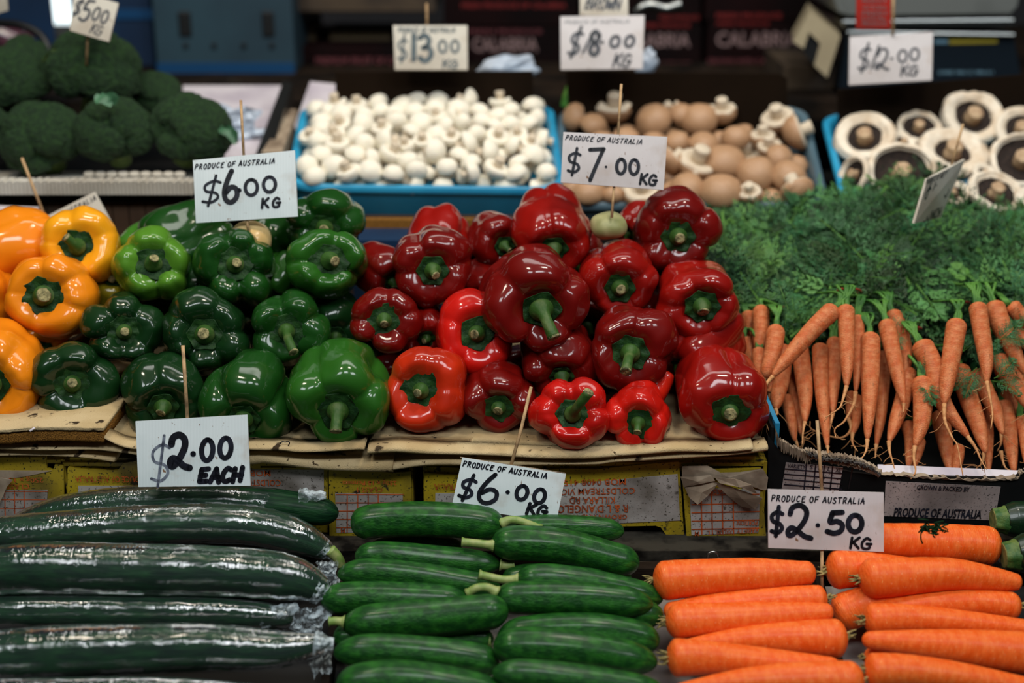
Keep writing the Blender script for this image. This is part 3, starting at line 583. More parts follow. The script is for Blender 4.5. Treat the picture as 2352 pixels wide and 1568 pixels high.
# ---------------------------------------------------------------- bell peppers
def smoothprof(P, n):
    return catmull([(a, b, 0) for a, b in P], n)[:, :2]
def pepper(label, cx, cy, wpx, asp, kx, ky, col, Y, seed, lobes=4, Lr=1.0, stem=.35, sdir=None, mat='pepper', roll=None, scol=None, taper=.0, calx=.33, shoulder=.0, group=None, res=1.0, cr=.62):
    rr = random.Random(seed)
    s = sc(cx, cy, Y); C = PY(cx, cy, Y); Rr = wpx * s / 2
    zt = Lr                                             # half length in units of Rr
    a = ((kx - cx) * s) / (zt * Rr * .95); b = (-(ky - cy) * s) / (zt * Rr * .95)
    q = math.hypot(a, b)
    if q > .94: a, b = a / q * .94, b / q * .94; q = .94
    toc = (CAM - C).normalized()
    n = (RIGHT * a + UP * b + toc * math.sqrt(1 - q * q)).normalized()
    ux = (RIGHT - n * RIGHT.dot(n)).normalized(); uy = n.cross(ux)
    rot = Matrix((ux, uy, n)).transposed()
    root = thing('bell_pepper', label, 'bell pepper', C, group, rot.to_quaternion())
    nph, nt = int(72 * res), int(44 * res)
    ph0 = rr.uniform(0, 6.28) if roll is None else roll
    wid = [rr.uniform(.7, 1.35) for _ in range(lobes)]; tot = sum(wid); wid = [x / tot * 2 * math.pi for x in wid]
    cen = []; acc = ph0
    for x in wid: cen.append(acc + x / 2); acc += x
    rm = [rr.uniform(.92, 1.08) for _ in range(lobes)]; zm = [rr.uniform(-.08, .08) for _ in range(lobes)]; bz = [rr.uniform(-.18, .1) for _ in range(lobes)]
    sh = shoulder
    RG = [(0, zt - .19), (.17, zt - .19), (.31, zt - .17 + sh * .3), (.46, zt - .07 + sh), (.68, zt + .0 + sh), (.90, zt - .17), (1.0, zt - .50), (.99, .1), (.95 - taper * .5, -.35 * zt), (.84 - taper, -.72 * zt), (.60 - taper, -.97 * zt), (.32 - taper * .4, -zt), (.1, -.88 * zt), (0, -.84 * zt)]
    CG = [(0, zt - .19), (.17, zt - .19), (.32, zt - .18), (.47, zt - .15), (.63, zt - .19), (.76, zt - .35), (.83, zt - .60), (.84, .1), (.80 - taper * .5, -.35 * zt), (.70 - taper, -.66 * zt), (.46 - taper, -.80 * zt), (.25 - taper * .4, -.84 * zt), (.1, -.83 * zt), (0, -.82 * zt)]
    mixp = lambda q: [(a[0] + (b[0] - a[0]) * q, a[1] + (b[1] - a[1]) * q) for a, b in zip(RG, CG)]
    ridge = smoothprof(RG, nt); crl = [smoothprof(mixp(cr * rr.uniform(.55, 1.25)), nt) for _ in range(lobes)]
    V = []
    off = Vector((seed * 3.1, seed * 1.7, 0))
    wts = []; subr = [rr.random() for _ in range(lobes)]
    for j in range(nph):
        ph = ph0 + 2 * math.pi * j / nph; best = 0; x = 1
        for k in range(lobes):
            d = (ph - cen[k] + math.pi) % (2 * math.pi) - math.pi
            if abs(d) <= wid[k] / 2 + 1e-6: best = k; x = d / (wid[k] / 2); break
        wv = max(0, math.cos(x * math.pi / 2)) ** .62
        wts.append((ph, best, wv, 1 - .22 * subr[best] * math.exp(-((x - .1) / .22) ** 2), x))
    for i in range(nt):
        for (ph, k, wv, sub, x) in wts:
            rp = ridge[i]; cp = crl[k][i] if x > 0 else crl[(k - 1) % lobes][i]
            ww = wv * (1 - (1 - sub) * (.7 if i < nt * .5 else .3))
            rho = cp[0] + ww * (rp[0] * (1 + (rm[k] - 1) * min(1, rp[0] * 1.2)) - cp[0])
            z = cp[1] + ww * (rp[1] + (zm[k] * min(1, max(0, (rp[0] - .25) * 2)) if rp[1] > 0 else bz[k] * min(1, rp[0])) - cp[1])
            p = Vector((rho * math.cos(ph), rho * math.sin(ph) * asp, z))
            nn = noise.noise(p * 1.1 + off) * .15 + noise.noise(p * 2.6 + off) * .05
            p = p + p.normalized() * nn * min(1, rho * 2.2)
            V.append(p * Rr)
    me = mesh('pepper_body', V, grid_faces(nt, nph))
    body_ = link('fruit', me, {'r': 'pepper_red', 'g': 'pepper_green', 'y': 'pepper'}[mat], root, world=False); body_.color = (*col, 1)
    # calyx: star-edged green cap lying in the dimple
    npt = rr.choice([5, 6, 6, 7]); V = []; m = npt * 8; rc = calx * rr.uniform(.93, 1.08)
    for i, fr in enumerate((.0, .18, .36, .54, .7, .84, .95, 1.0, .96, .5)):
        for j in range(m):
            ph = 2 * math.pi * j / m; u = (j % 8) / 8; star = 1 + .17 * (abs(u - .5) * 2) ** 1.6 - .05
            rho = rc * fr * (1 + (star - 1) * fr ** 2) + .001
            z = zt - .145 + (.11 * math.exp(-(fr / .36) ** 2)) + .045 * max(0, fr - .45) * math.cos(ph * npt * 1.0 + 1) + (.09 + sh * .3) * max(0, fr - .55) + noise.noise(Vector((math.cos(ph) * 3, math.sin(ph) * 3, fr * 5 + seed))) * .03 * fr
            if i >= 8: z -= .04 if i == 8 else .08
            V.append(Vector((rho * math.cos(ph), rho * math.sin(ph) * asp, z)) * Rr)
    cal = link('calyx', mesh('calyx', V, grid_faces(10, m, flip=True)), 'calyx', root, world=False)
    # stem
    z0 = zt - .12; d = sdir or (rr.uniform(-.15, .15), rr.uniform(-.25, .05))
    # bend towards image direction d (x right, y up) : transform to local
    st = stem; P0 = [(0, 0, z0), (d[0] * .12, d[1] * .12, z0 + st * .35), (d[0] * .45, d[1] * .45, z0 + st * .72), (d[0], d[1], z0 + st)]
    Cc = catmull(P0, 14) * Rr; r0 = rr.uniform(.10, .125)
    rad = [Rr * (r0 * (.82 if st < .4 else .95) + .12 * math.exp(-(i / 13 * st / .13) ** 2) + .012 * (i / 13) ** 3) for i in range(14)]
    Vt, Ft, uvt = tube_arrays(Cc, rad, 18, True, wob(seed, .04))
    k6 = [1 + .06 * math.cos(5 * 2 * math.pi * j / 18) for j in range(18)]
    stm = link('stem', mesh('stem', Vt, Ft), 'stem', root, world=False)
    T = Vector(Cc[-1] - Cc[-2]).normalized(); q1 = T.orthogonal().normalized(); q2 = T.cross(q1); mb = MB(); e = Vector(Cc[-1]); re = rad[-1]
    ring = lambda k, h, jit: [e + (q1 * math.cos(t) + q2 * math.sin(t)) * re * k * (1 + rr.uniform(-jit, jit)) + T * (h + rr.uniform(-.03, .03) * jit * 5) * re for t in np.linspace(0, 2 * math.pi, 12, endpoint=False)]
    rings = [ring(1.0, -.25, .02), ring(1.08, 0, .06), ring(.9, .16, .1), ring(.5, .02, .15), ring(.08, .12, .1)]
    mb.add([v for r_ in rings for v in r_], grid_faces(5, 12))
    link('stem_end', mb.mesh('stem_end'), 'cut', stm, world=False)
    return root

def lin(r, g, b): return tuple(rgb(r, g, b)[:3])
YEL, ORA = lin(238, 158, 20), lin(232, 132, 16)
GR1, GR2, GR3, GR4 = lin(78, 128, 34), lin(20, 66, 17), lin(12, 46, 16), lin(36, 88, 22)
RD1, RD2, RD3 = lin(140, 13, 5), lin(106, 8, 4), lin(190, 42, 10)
def Yp(py): return 1.462 + (900 - py) * .165 / 380
GY, GG, GR = 'yellow bell peppers piled at the left', 'green bell peppers piled in the middle left', 'red bell peppers piled in the middle'
PEP = [
 # label, cx, cy, w, aspect, kx, ky, colour, dY, seed, lobes, Lr, stem, sdir, mat, extra
 ('yellow bell pepper lying on its side at the left edge, no stem showing', 22, 572, 175, 1, -75, 600, ORA, .03, 11, 4, 1.2, .2, None, 'y', {}),
 ('bright yellow bell pepper standing ring-like on top with a twisted stem', 189, 568, 174, .95, 177, 566, YEL, .02, 12, 4, .85, .30, (-.22, .22), 'y', dict(calx=.46)),
 ('orange-yellow bell pepper with dark star calyx in the middle of the yellow ones', 124, 677, 205, .87, 100, 679, ORA, 0, 13, 5, .95, .15, (.05, .02), 'y', dict(calx=.42)),
 ('orange bell pepper cut by the left edge above the lowest one', -40, 672, 150, 1, -60, 690, ORA, .02, 14, 4, 1, .2, None, 'y', {}),
 ('large orange bell pepper at the bottom left resting on the sponge', 4, 850, 192, 1.04, -16, 880, ORA, -.01, 15, 4, 1.0, .25, (-.2, .1), 'y', dict(calx=.36)),
 ('overripe green-yellow bell pepper half hidden behind the yellow ones', 262, 690, 130, .9, 262, 640, lin(120, 110, 20), .07, 16, 4, 1, .2, None, 'g', {}),
 ('pale lime-green bell pepper, brightest of the green ones', 351, 612, 180, .9, 352, 604, GR1, .0, 21, 5, .85, .25, (.02, .1), 'g', dict(calx=.42, shoulder=.06)),
 ('green bell pepper with five lobes under the potato sign post', 542, 615, 176, 1.0, 540, 607, GR2, .0, 22, 5, .88, .25, (.05, .02), 'g', dict(calx=.42, shoulder=.06)),
 ('green bell pepper with frilled calyx beside the first red ones', 753, 608, 188, .84, 758, 598, GR4, -.005, 23, 4, .85, .32, (.1, -.05), 'g', dict(calx=.44, shoulder=.06)),
 ('green bell pepper highest at the back in front of the blue tray', 750, 508, 172, .88, 745, 524, GR2, .025, 24, 5, .9, .25, (.0, .0), 'g', dict(calx=.38)),
 ('green bell pepper lying behind the six dollar sign', 432, 540, 165, .9, 350, 575, GR2, .05, 25, 4, 1.1, .2, None, 'g', {}),
 ('light green bell pepper showing only its top behind the lime one', 345, 560, 120, .9, 300, 590, lin(60, 116, 34), .07, 26, 4, 1, .2, None, 'g', {}),
 ('shaded green bell pepper behind the pale onion', 632, 545, 120, 1, 600, 575, GR2, .07, 27, 4, 1, .2, None, 'g', {}),
 ('green bell pepper wedged between the lime one and its neighbour', 452, 655, 110, 1, 446, 690, GR2, .06, 28, 4, 1, .2, None, 'g', {}),
 ('green bell pepper wedged behind, between the two upper right green ones', 643, 640, 110, 1, 620, 680, GR4, .06, 29, 4, 1, .2, None, 'g', {}),
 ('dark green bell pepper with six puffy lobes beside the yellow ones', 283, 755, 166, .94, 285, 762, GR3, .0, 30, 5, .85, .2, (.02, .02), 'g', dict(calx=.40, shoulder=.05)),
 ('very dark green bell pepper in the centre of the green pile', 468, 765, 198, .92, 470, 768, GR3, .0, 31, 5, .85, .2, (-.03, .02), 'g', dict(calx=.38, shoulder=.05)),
 ('green bell pepper with a thick stem pointing down and right', 663, 755, 172, .98, 658, 762, GR2, -.005, 32, 4, .85, .85, (.22, -.42), 'g', dict(calx=.44)),
 ('dark green bell pepper resting on the sponge corner', 166, 870, 184, .95, 166, 882, GR3, .0, 33, 4, .85, .18, (0, .05), 'g', dict(calx=.44, shoulder=.05)),
 ('dark green bell pepper behind the two dollar sign stick', 375, 898, 188, .95, 374, 936, GR3, .0, 34, 4, .95, .2, (-.05, -.05), 'g', dict(calx=.34)),
 ('dark green bell pepper bowing down above the two dollar sign', 575, 915, 196, 1.0, 560, 962, GR2, .0, 35, 4, 1.0, .2, (-.05, -.1), 'g', dict(calx=.34)),
 ('biggest glossy green bell pepper with tapering lobes next to red ones', 784, 898, 214, 1.03, 776, 944, GR4, -.01, 36, 4, 1.05, .42, (-.02, -.25), 'g', dict(calx=.36)),
 ('green bell pepper in deep shade above the biggest green one', 775, 745, 140, 1, 770, 775, GR3, .06, 37, 4, 1, .2, None, 'g', {}),
 ('dark red bell pepper half hidden beside the frilled green one', 872, 620, 120, 1.0, 905, 650, RD2, .05, 41, 4, 1, .2, None, 'r', {}),
 ('red bell pepper showing only its pink-shining top, third row left', 1008, 548, 135, 1, 1000, 600, RD1, .06, 42, 4, 1, .2, None, 'r', {}),
 ('deep red bell pepper with square shoulders, upper left of the red pile', 996, 610, 182, .96, 994, 622, RD2, .0, 43, 4, 1.0, .3, (.08, -.08), 'r', dict(calx=.36)),
 ('red bell pepper turned right, tucked behind the tallest red one', 1142, 552, 130, 1.0, 1160, 566, RD2, .04, 44, 4, 1, .3, (.1, -.1), 'r', dict(calx=.34)),
 ('tall pointed red bell pepper at the very top in front of the blue tray', 1264, 520, 186, .88, 1272, 574, RD1, .012, 45, 4, 1.15, .3, (.05, -.22), 'r', dict(calx=.34)),
 ('largest wine-red bell pepper with a long ribbed stem', 1228, 682, 238, .9, 1244, 712, RD2, -.03, 46, 4, 1.0, .5, (.16, -.38), 'r', dict(calx=.34)),
 ('red bell pepper between the potato and the largest one', 1420, 636, 168, 1.02, 1424, 662, RD1, .0, 47, 4, 1.05, .22, (.02, .02), 'r', dict(calx=.38)),
 ('round red bell pepper at the top right beside the potato', 1548, 526, 188, .93, 1558, 544, RD2, .012, 48, 5, 1.0, .2, (.02, .0), 'r', dict(calx=.36)),
 ('red bell pepper at the right end of the second row near the carrot tops', 1598, 680, 188, .88, 1613, 704, RD1, .0, 49, 4, 1.05, .2, (.0, -.08), 'r', dict(calx=.38)),
 ('red bell pepper with leafy star calyx next to the green pile', 888, 730, 162, .92, 882, 736, RD2, .0, 50, 5, .9, .25, (.02, -.08), 'r', dict(calx=.50)),
 ('red bell pepper peeking from behind the one with the star calyx', 968, 750, 110, 1, 980, 780, RD1, .04, 51, 4, 1, .2, None, 'r', {}),
 ('bright red bell pepper with dark calyx below the largest one', 1088, 764, 170, 1.04, 1096, 766, lin(196, 22, 12), .0, 52, 4, .9, .2, (-.08, -.02), 'r', dict(calx=.40)),
 ('orange-red bell pepper, lightest of the red ones, on the foam front', 980, 888, 180, 1.06, 966, 898, RD3, -.005, 53, 5, .88, .25, (-.04, -.02), 'r', dict(calx=.46, cr=.55)),
 ('shaded red bell pepper behind the sign stick on the foam', 1146, 906, 158, .92, 1145, 938, RD2, .01, 54, 4, .95, .15, (-.02, -.02), 'r', dict(calx=.42)),
 ('dark red bell pepper bowed down under the largest one', 1280, 812, 165, .95, 1290, 866, RD2, .01, 55, 4, 1.1, .3, (.08, -.2), 'r', dict(calx=.32)),
 ('red bell pepper with thick green stem in the centre right of the pile', 1454, 797, 194, .96, 1447, 812, RD2, -.012, 56, 4, .92, .75, (-.03, -.27), 'r', dict(calx=.42)),
 ('small red bell pepper with its stem pointing up and right', 1312, 957, 168, .92, 1315, 950, lin(186, 18, 10), -.012, 57, 5, .85, .9, (.38, .46), 'r', dict(calx=.42, shoulder=.04)),
 ('red bell pepper with a horn rising at its upper right', 1470, 950, 140, 1.1, 1466, 972, lin(196, 24, 12), -.005, 58, 4, .95, .45, (.0, -.15), 'r', dict(calx=.48)),
 ('long smooth red bell pepper at the right end of the foam', 1656, 898, 190, .95, 1676, 946, RD1, -.005, 59, 3, 1.15, .14, (-.02, .02), 'r', dict(calx=.44)),
 ('red bell pepper lying behind, between the thick-stemmed one and the right end', 1618, 792, 150, 1, 1560, 850, RD1, .03, 60, 4, 1.2, .2, None, 'r', {}),
 ('small piece of a red bell pepper just right of the potato', 1466, 512, 90, 1, 1440, 540, RD1, .06, 61, 4, 1, .2, None, 'r', {}),
 ('dark red bell pepper in the gap left of the largest one', 1115, 655, 120, 1, 1110, 690, RD2, .06, 62, 4, 1, .2, None, 'r', {}),
 ('pale flanked red bell pepper under the tallest one', 1180, 600, 110, 1, 1170, 640, RD2, .07, 63, 4, 1, .2, None, 'r', {}),
]
for i, (lab, cx, cy, wp, asp, kx, ky, col, dY, seed, lb, Lr, stem, sd, mt, ex) in enumerate(PEP):
    g = GY if i < 5 else (GG if mt == 'g' else GR); ex = dict(cr={'y': .5, 'g': 1.1, 'r': .95}[mt]) | ex
    pepper(lab, cx, cy, wp * 1.06, asp, kx, ky, col, Yp(cy) + dY, seed, lb, Lr, stem, sd, mt, group=g, **ex)
# horn of the horned pepper
hr = [o for o in bpy.data.objects if o.get('label', '').startswith('red bell pepper with a horn')][0]
Pz = [PY(1478, 920, 1.462), PY(1505, 895, 1.468), PY(1524, 872, 1.478), PY(1534, 852, 1.482)]
V, Fc, uv = tube_arrays(catmull(Pz, 24), [.020 - .012 * (i / 23) ** .8 if i < 22 else (.0075 if i == 22 else .003) for i in range(24)], 20)
inv = hr.rotation_quaternion.to_matrix().inverted()
me = mesh('horn', [inv @ (Vector(v) - hr.location) for v in V], Fc); h = link('horn', me, 'pepper_red', hr, world=False); h.color = (*lin(210, 34, 14), 1)
# more of the pile behind, seen dimly through the gaps
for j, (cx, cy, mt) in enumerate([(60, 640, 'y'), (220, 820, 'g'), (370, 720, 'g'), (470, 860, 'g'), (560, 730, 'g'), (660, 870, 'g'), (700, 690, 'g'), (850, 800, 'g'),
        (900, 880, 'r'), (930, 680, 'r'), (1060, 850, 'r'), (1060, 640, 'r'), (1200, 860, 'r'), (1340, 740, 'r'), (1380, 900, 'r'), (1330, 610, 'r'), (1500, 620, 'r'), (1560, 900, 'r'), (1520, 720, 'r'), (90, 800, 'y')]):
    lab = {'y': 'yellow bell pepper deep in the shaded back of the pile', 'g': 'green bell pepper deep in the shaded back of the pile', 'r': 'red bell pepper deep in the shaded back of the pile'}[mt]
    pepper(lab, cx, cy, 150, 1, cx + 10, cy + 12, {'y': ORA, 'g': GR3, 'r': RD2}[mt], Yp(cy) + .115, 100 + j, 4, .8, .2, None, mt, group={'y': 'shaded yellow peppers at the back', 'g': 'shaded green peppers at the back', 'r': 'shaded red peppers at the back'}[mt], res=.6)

# ---------------------------------------------------------------- front bins: cucumbers, carrots, zucchini
def path_px(pts, dY=0.0, Yfn=Yf):
    return [PY(x, y, Yfn(y) + (k[0] if k else 0) + dY) for x, y, *k in pts]
def cucumber(label, pts, thick, stemp=None, dY=0.0, seed=1, group='short cucumbers stacked in two columns', e0=.19, e1=.17, mat='cuke'):
    P = path_px(pts, dY); mid = P[len(P) // 2]; s = sc(pts[0][0], pts[0][1], Yf(pts[0][1]) + dY)
    ym = sum(p[1] for p in pts) / len(pts)
    P = [PY(x, y, Yf(ym) + dY + (k[0] if k else 0)) for x, y, *k in pts]
    root = thing('cucumber', label, 'cucumber', sum(P, Vector()) / len(P), group)
    wb = wob(seed, .02); rr = random.Random(seed); ph0 = rr.uniform(0, 6)
    disp = lambda S, ph: wb(S, ph) * (1 + .016 * np.cos(9 * ph + ph0) + .012 * np.cos(5 * ph + ph0 * 2))
    mx = rr.uniform(.4, .6)
    V, Fc, uv = body(P, thick * s / 2, e0, e1, lambda t: 1 - .16 * abs(t - mx) ** 1.5 * 2, 72, 36, disp)
    link('fruit', mesh('cucumber_body', V, Fc, uv), mat, root)
    if stemp:
        Q = [PY(x, y, Yf(ym) + dY - .004) for x, y in stemp]
        mb = MB(); n = 14; mb.tube(catmull(Q, n), [.0042 + .0012 * (abs(i / (n - 1) - .2) > .75) + .003 * math.exp(-i / 1.3) for i in range(n)], 10)
        link('stem', mb.mesh('stem'), 'cukestem', root)
    return root
CK = [
 ('cucumber lying highest in the first column, arched, pale streaked skin', [(808, 1213), (860, 1197), (970, 1192), (1090, 1199), (1158, 1214)], 82, [(1152, 1202), (1175, 1193), (1205, 1200), (1242, 1214)], -.012),
 ('cucumber hidden in shade directly under the highest arched one', [(850, 1252), (960, 1248), (1062, 1252)], 40, None, .02),
 ('cucumber second in the first column with a glossy round end', [(815, 1277), (890, 1275), (1000, 1284), (1150, 1297)], 66, [(1148, 1297), (1165, 1299), (1182, 1297)], -.004),
 ('cucumber third in the first column slanting down to the right', [(775, 1320), (850, 1312), (960, 1322), (1060, 1338), (1150, 1353)], 64, None, 0),
 ('flat-lying cucumber fourth in the first column touching the wrapped ones', [(736, 1378), (830, 1372), (960, 1376), (1075, 1382)], 78, None, .006),
 ('broad cucumber fifth in the first column with a short stem at its left end', [(786, 1436), (880, 1424), (1000, 1416), (1100, 1407), (1168, 1400)], 88, [(790, 1428), (772, 1426), (756, 1427)], -.014),
 ('cucumber mostly buried under the broad one, its stem end showing', [(900, 1470), (1040, 1466), (1134, 1466)], 56, [(1128, 1472), (1110, 1474), (1095, 1475)], .012),
 ('dark cucumber tip peeking out beneath the broad one at its left', [(766, 1462), (830, 1462), (900, 1468)], 60, None, .014),
 ('bright green cucumber second from the photo bottom in the first column', [(766, 1500), (860, 1492), (980, 1500), (1080, 1512), (1146, 1528)], 80, None, -.008),
 ('cucumber cut by the bottom photo edge in the first column', [(772, 1580), (870, 1562), (1000, 1568), (1180, 1602)], 92, None, -.02),
 ('cucumber touching the yellow carton, topmost in the second column', [(1120, 1216), (1230, 1211), (1340, 1212), (1434, 1220)], 58, None, .004),
 ('arched cucumber second in the second column, stem pointing left', [(1128, 1252), (1190, 1246), (1290, 1254), (1400, 1280), (1468, 1296)], 80, [(1134, 1252), (1100, 1248), (1060, 1244)], -.012),
 ('cucumber in the dark under the arched one with a pale stem stub', [(1270, 1312), (1360, 1308), (1450, 1326)], 44, [(1300, 1296), (1290, 1298), (1277, 1301)], .012),
 ('short cucumber end jutting left behind the third one of the second column', [(1153, 1330), (1230, 1318), (1400, 1322)], 50, None, .006),
 ('cucumber third in the second column with a long stem pointing left', [(1184, 1330), (1270, 1328), (1400, 1348), (1523, 1376)], 68, [(1190, 1331), (1150, 1330), (1100, 1319)], -.002),
 ('long straight cucumber fourth in the second column with a hooked stem', [(1132, 1374), (1230, 1372), (1360, 1376), (1500, 1388)], 80, [(1140, 1360), (1120, 1349), (1095, 1350), (1074, 1362)], -.014),
 ('cucumber poking out at the right below the long straight one', [(1260, 1398), (1400, 1402), (1524, 1414)], 66, None, .004),
 ('arched cucumber fifth in the second column, half covered by the next', [(1142, 1466), (1220, 1450), (1350, 1446), (1450, 1458), (1513, 1478)], 76, None, -.004),
 ('thick cucumber second from the photo bottom in the second column', [(1132, 1486), (1220, 1484), (1350, 1494), (1510, 1522)], 90, None, -.018),
 ('cucumber cut by the bottom photo edge in the second column', [(1130, 1546), (1240, 1550), (1380, 1568), (1530, 1592)], 74, None, -.024),
]
for i, (lab, pts, th, st, dY) in enumerate(CK): cucumber(lab, pts, th, st, dY, 300 + i)

def carrot(label, pts, th, tip, dY, seed, tuft=True):
    """pts from the crown (thick end) to the tip"""
    ym = sum(p[1] for p in pts) / len(pts); Y = Yf(ym) + dY
    P = [PY(x, y, Y) for x, y in pts]; s = sc(pts[0][0], ym, Y)
    root = thing('carrot', label, 'carrot', sum(P, Vector()) / len(P), 'loose carrots in the front bin')
    wb = wob(seed, .022); rr = random.Random(seed)
    disp = lambda S, ph: wb(S, ph) * (1 + .006 * np.sin(S * 60 + np.cos(ph) * 2 + seed))
    Lc = sum((P[i + 1] - P[i]).length for i in range(len(P) - 1)); rc_ = th * s / 2
    V, Fc, uv = body(P, rc_, min(.42, max(.07, rc_ * .85 / Lc)), min(.3, max(.04, tip * s / 2 * .9 / Lc)), lambda t: 1 - (1 - tip / th) * t ** 1.7, 84, 36, disp)
    link('root', mesh('carrot_body', V, Fc, uv), 'carrot', root)
    d = (P[0] - P[1]).normalized(); q = Vector((0, 0, 1)); mb = MB()
    for k in range(11 if tuft else 5):
        a = P[0] - d * .003 + Vector((0, rr.uniform(-1, 1), rr.uniform(-1, 1))) * .0035
        e = a + d * rr.uniform(.006, .014) + Vector((0, rr.uniform(-1, 1), rr.uniform(-1, 1))) * .006
        mb.tube(catmull([a, (a + e) / 2 + Vector((0, rr.uniform(-1, 1), rr.uniform(-1, 1))) * .002, e], 5), [.0016, .0014, .0011, .0008, .0004], 5)
    link('crown_tuft', mb.mesh('crown_tuft'), 'tuft', root)
    return root
CR = [
 ('thick carrot lying alone at the top of the first column before the bare plank', [(1500, 1336), (1580, 1328), (1720, 1320), (1800, 1318), (1874, 1314)], 92, 50, -.006, 1),
 ('carrot second in the first column with its thick end at the divider', [(1900, 1376), (1800, 1378), (1650, 1388), (1524, 1406)], 66, 40, .006, 0),
 ('thin-tipped carrot third in the first column, crown beside the cucumbers', [(1528, 1428), (1620, 1424), (1760, 1417), (1850, 1410), (1914, 1404)], 84, 36, -.004, 1),
 ('carrot fourth in the first column with its big round end at the divider', [(1946, 1468), (1840, 1466), (1700, 1470), (1532, 1492)], 92, 26, .0, 0),
 ('carrot fifth in the first column with dried leaf bases at its left', [(1532, 1510), (1620, 1510), (1760, 1520), (1932, 1534)], 86, 44, -.012, 1),
 ('carrot cut by the bottom photo edge in the first column', [(1984, 1566), (1850, 1562), (1700, 1568), (1545, 1588)], 96, 30, -.02, 0),
 ('carrot topmost in the second column carrying a scrap of dry greens', [(2298, 1256), (2200, 1248), (2080, 1243), (1940, 1240)], 92, 76, .006, 0),
 ('carrot with a dry round crown half under the price sign corner', [(1897, 1308), (1980, 1306), (2090, 1312), (2220, 1312)], 90, 40, .002, 1),
 ('tapering carrot on top of the second column with fibrous crown', [(1972, 1328), (2060, 1324), (2180, 1318), (2280, 1330), (2346, 1338)], 94, 34, -.016, 1),
 ('carrot pointing at the viewer wedged at the divider', [(1914, 1418), (1990, 1386), (2100, 1352)], 92, 60, .016, 0),
 ('carrot fourth in the second column with its thick end at the right', [(2344, 1394), (2240, 1384), (2120, 1388), (1990, 1404)], 66, 40, .004, 0),
 ('slim carrot fifth in the second column with crown at the divider', [(1984, 1424), (2080, 1420), (2220, 1430), (2380, 1446)], 72, 40, -.006, 1),
 ('large carrot with its narrow tip at the left, second column', [(2460, 1510), (2300, 1494), (2140, 1480), (1980, 1468)], 104, 36, -.012, 0),
 ('small carrot end showing beneath the large left-pointing carrot', [(1984, 1510), (2060, 1512), (2150, 1520)], 46, 40, .006, 0),
 ('carrot at the bottom right corner with a rounded crown', [(1986, 1542), (2080, 1542), (2220, 1558), (2400, 1590)], 86, 50, -.02, 1),
]
for i, (lab, pts, th, tip, dY, tf) in enumerate(CR): carrot(lab, pts, th, tip, dY, 400 + i, tf)
# scrap of dry greens on the topmost carrot
rr = random.Random(9); mb = MB(); c = PY(2140, 1213, 1.275)
for k in range(26):
    a = c + Vector((rr.uniform(-.009, .009), rr.uniform(-.004, .004), rr.uniform(-.003, .006)))
    mb.tube(catmull([a, a + Vector((rr.uniform(-.006, .006), -.003, rr.uniform(-.004, .006))), a + Vector((rr.uniform(-.01, .01), -.002, rr.uniform(-.006, .006)))], 5), .0009, 4)
mb.tube(catmull([c, PY(2118, 1220, 1.27), PY(2115, 1236, 1.27), PY(2119, 1248, 1.27)], 8), .0009, 4)
o = link('greens_scrap', mb.mesh('greens_scrap'), 'frond2', None, c); tagit(o, 'dried scrap of carrot greens on the topmost loose carrot', 'leaf scrap')

# zucchini at the right
def zucchini(label, pts, th, dY, seed):
    ym = pts[0][1]; Y = Yf(ym) + dY; P = [PY(x, y, Y) for x, y in pts]; s = sc(pts[0][0], ym, Y)
    root = thing('zucchini', label, 'zucchini', sum(P, Vector()) / len(P), 'zucchini in the right front corner')
    disp = lambda S, ph: 1 + .025 * np.cos(8 * ph + seed) * np.clip(1 - S * 4, .15, 1)
    V, Fc, uv = body(P, th * s / 2, .02, .1, lambda t: .78 + .22 * min(1, t * 6), 50, 40, disp)
    link('fruit', mesh('zucchini_body', V, Fc, uv), 'zuc', root)
    d = (P[0] - P[1]).normalized(); a = P[0]
    V, Fc, uv = tube_arrays([a + d * k for k in np.linspace(-.006, .012, 8)], [th * s * k for k in (.40, .41, .39, .36, .34, .33, .32, .30)], 40, False, lambda S, ph: 1 + .06 * np.sign(np.cos(6 * ph + seed)) * S)
    st = link('stem_stub', mesh('stem_stub', V, Fc), 'zucstem', root)
    V, Fc, uv = tube_arrays([a + d * .0115, a + d * .0125], [th * s * .30, th * s * .28], 24, True); link('cut_face', mesh('cut_face', V, Fc), 'zuccut', root, smooth=False)
zucchini('dark zucchini with ridged stem collar, higher at the right edge', [(2306, 1194), (2380, 1192), (2480, 1202)], 84, .03, 1)
zucchini('dark zucchini below the first with a browned cut end', [(2332, 1274), (2410, 1268), (2490, 1282)], 96, .0, 4)
# grey pulp liner behind the loose carrots
mb = MB()
for (x, y, w_) in ((2132, 1222, 58), (2230, 1226, 44), (2040, 1226, 40)):
    c = PY(x, y, 1.36); s = sc(x, y, 1.36); V = []
    for i in range(9):
        for j in range(20):
            a = math.pi / 2 * i / 8; b = 2 * math.pi * j / 20
            V.append(c + Vector((math.sin(a) * math.cos(b) * w_ * s, math.sin(a) * math.sin(b) * .012, math.cos(a) * .012 - .004)))
    mb.add(V, grid_faces(9, 20))
a = PY(1990, 1236, 1.36); b = PY(2300, 1240, 1.36); mb.box(a.x, b.x, 1.352, 1.374, a.z - .03, a.z - .002)
o = link('pulp_liner', mb.mesh('pulp_liner'), 'pulp', None, PY(2150, 1230, 1.36)); tagit(o, 'grey moulded pulp fruit liner with bumps behind the top loose carrot', 'liner')

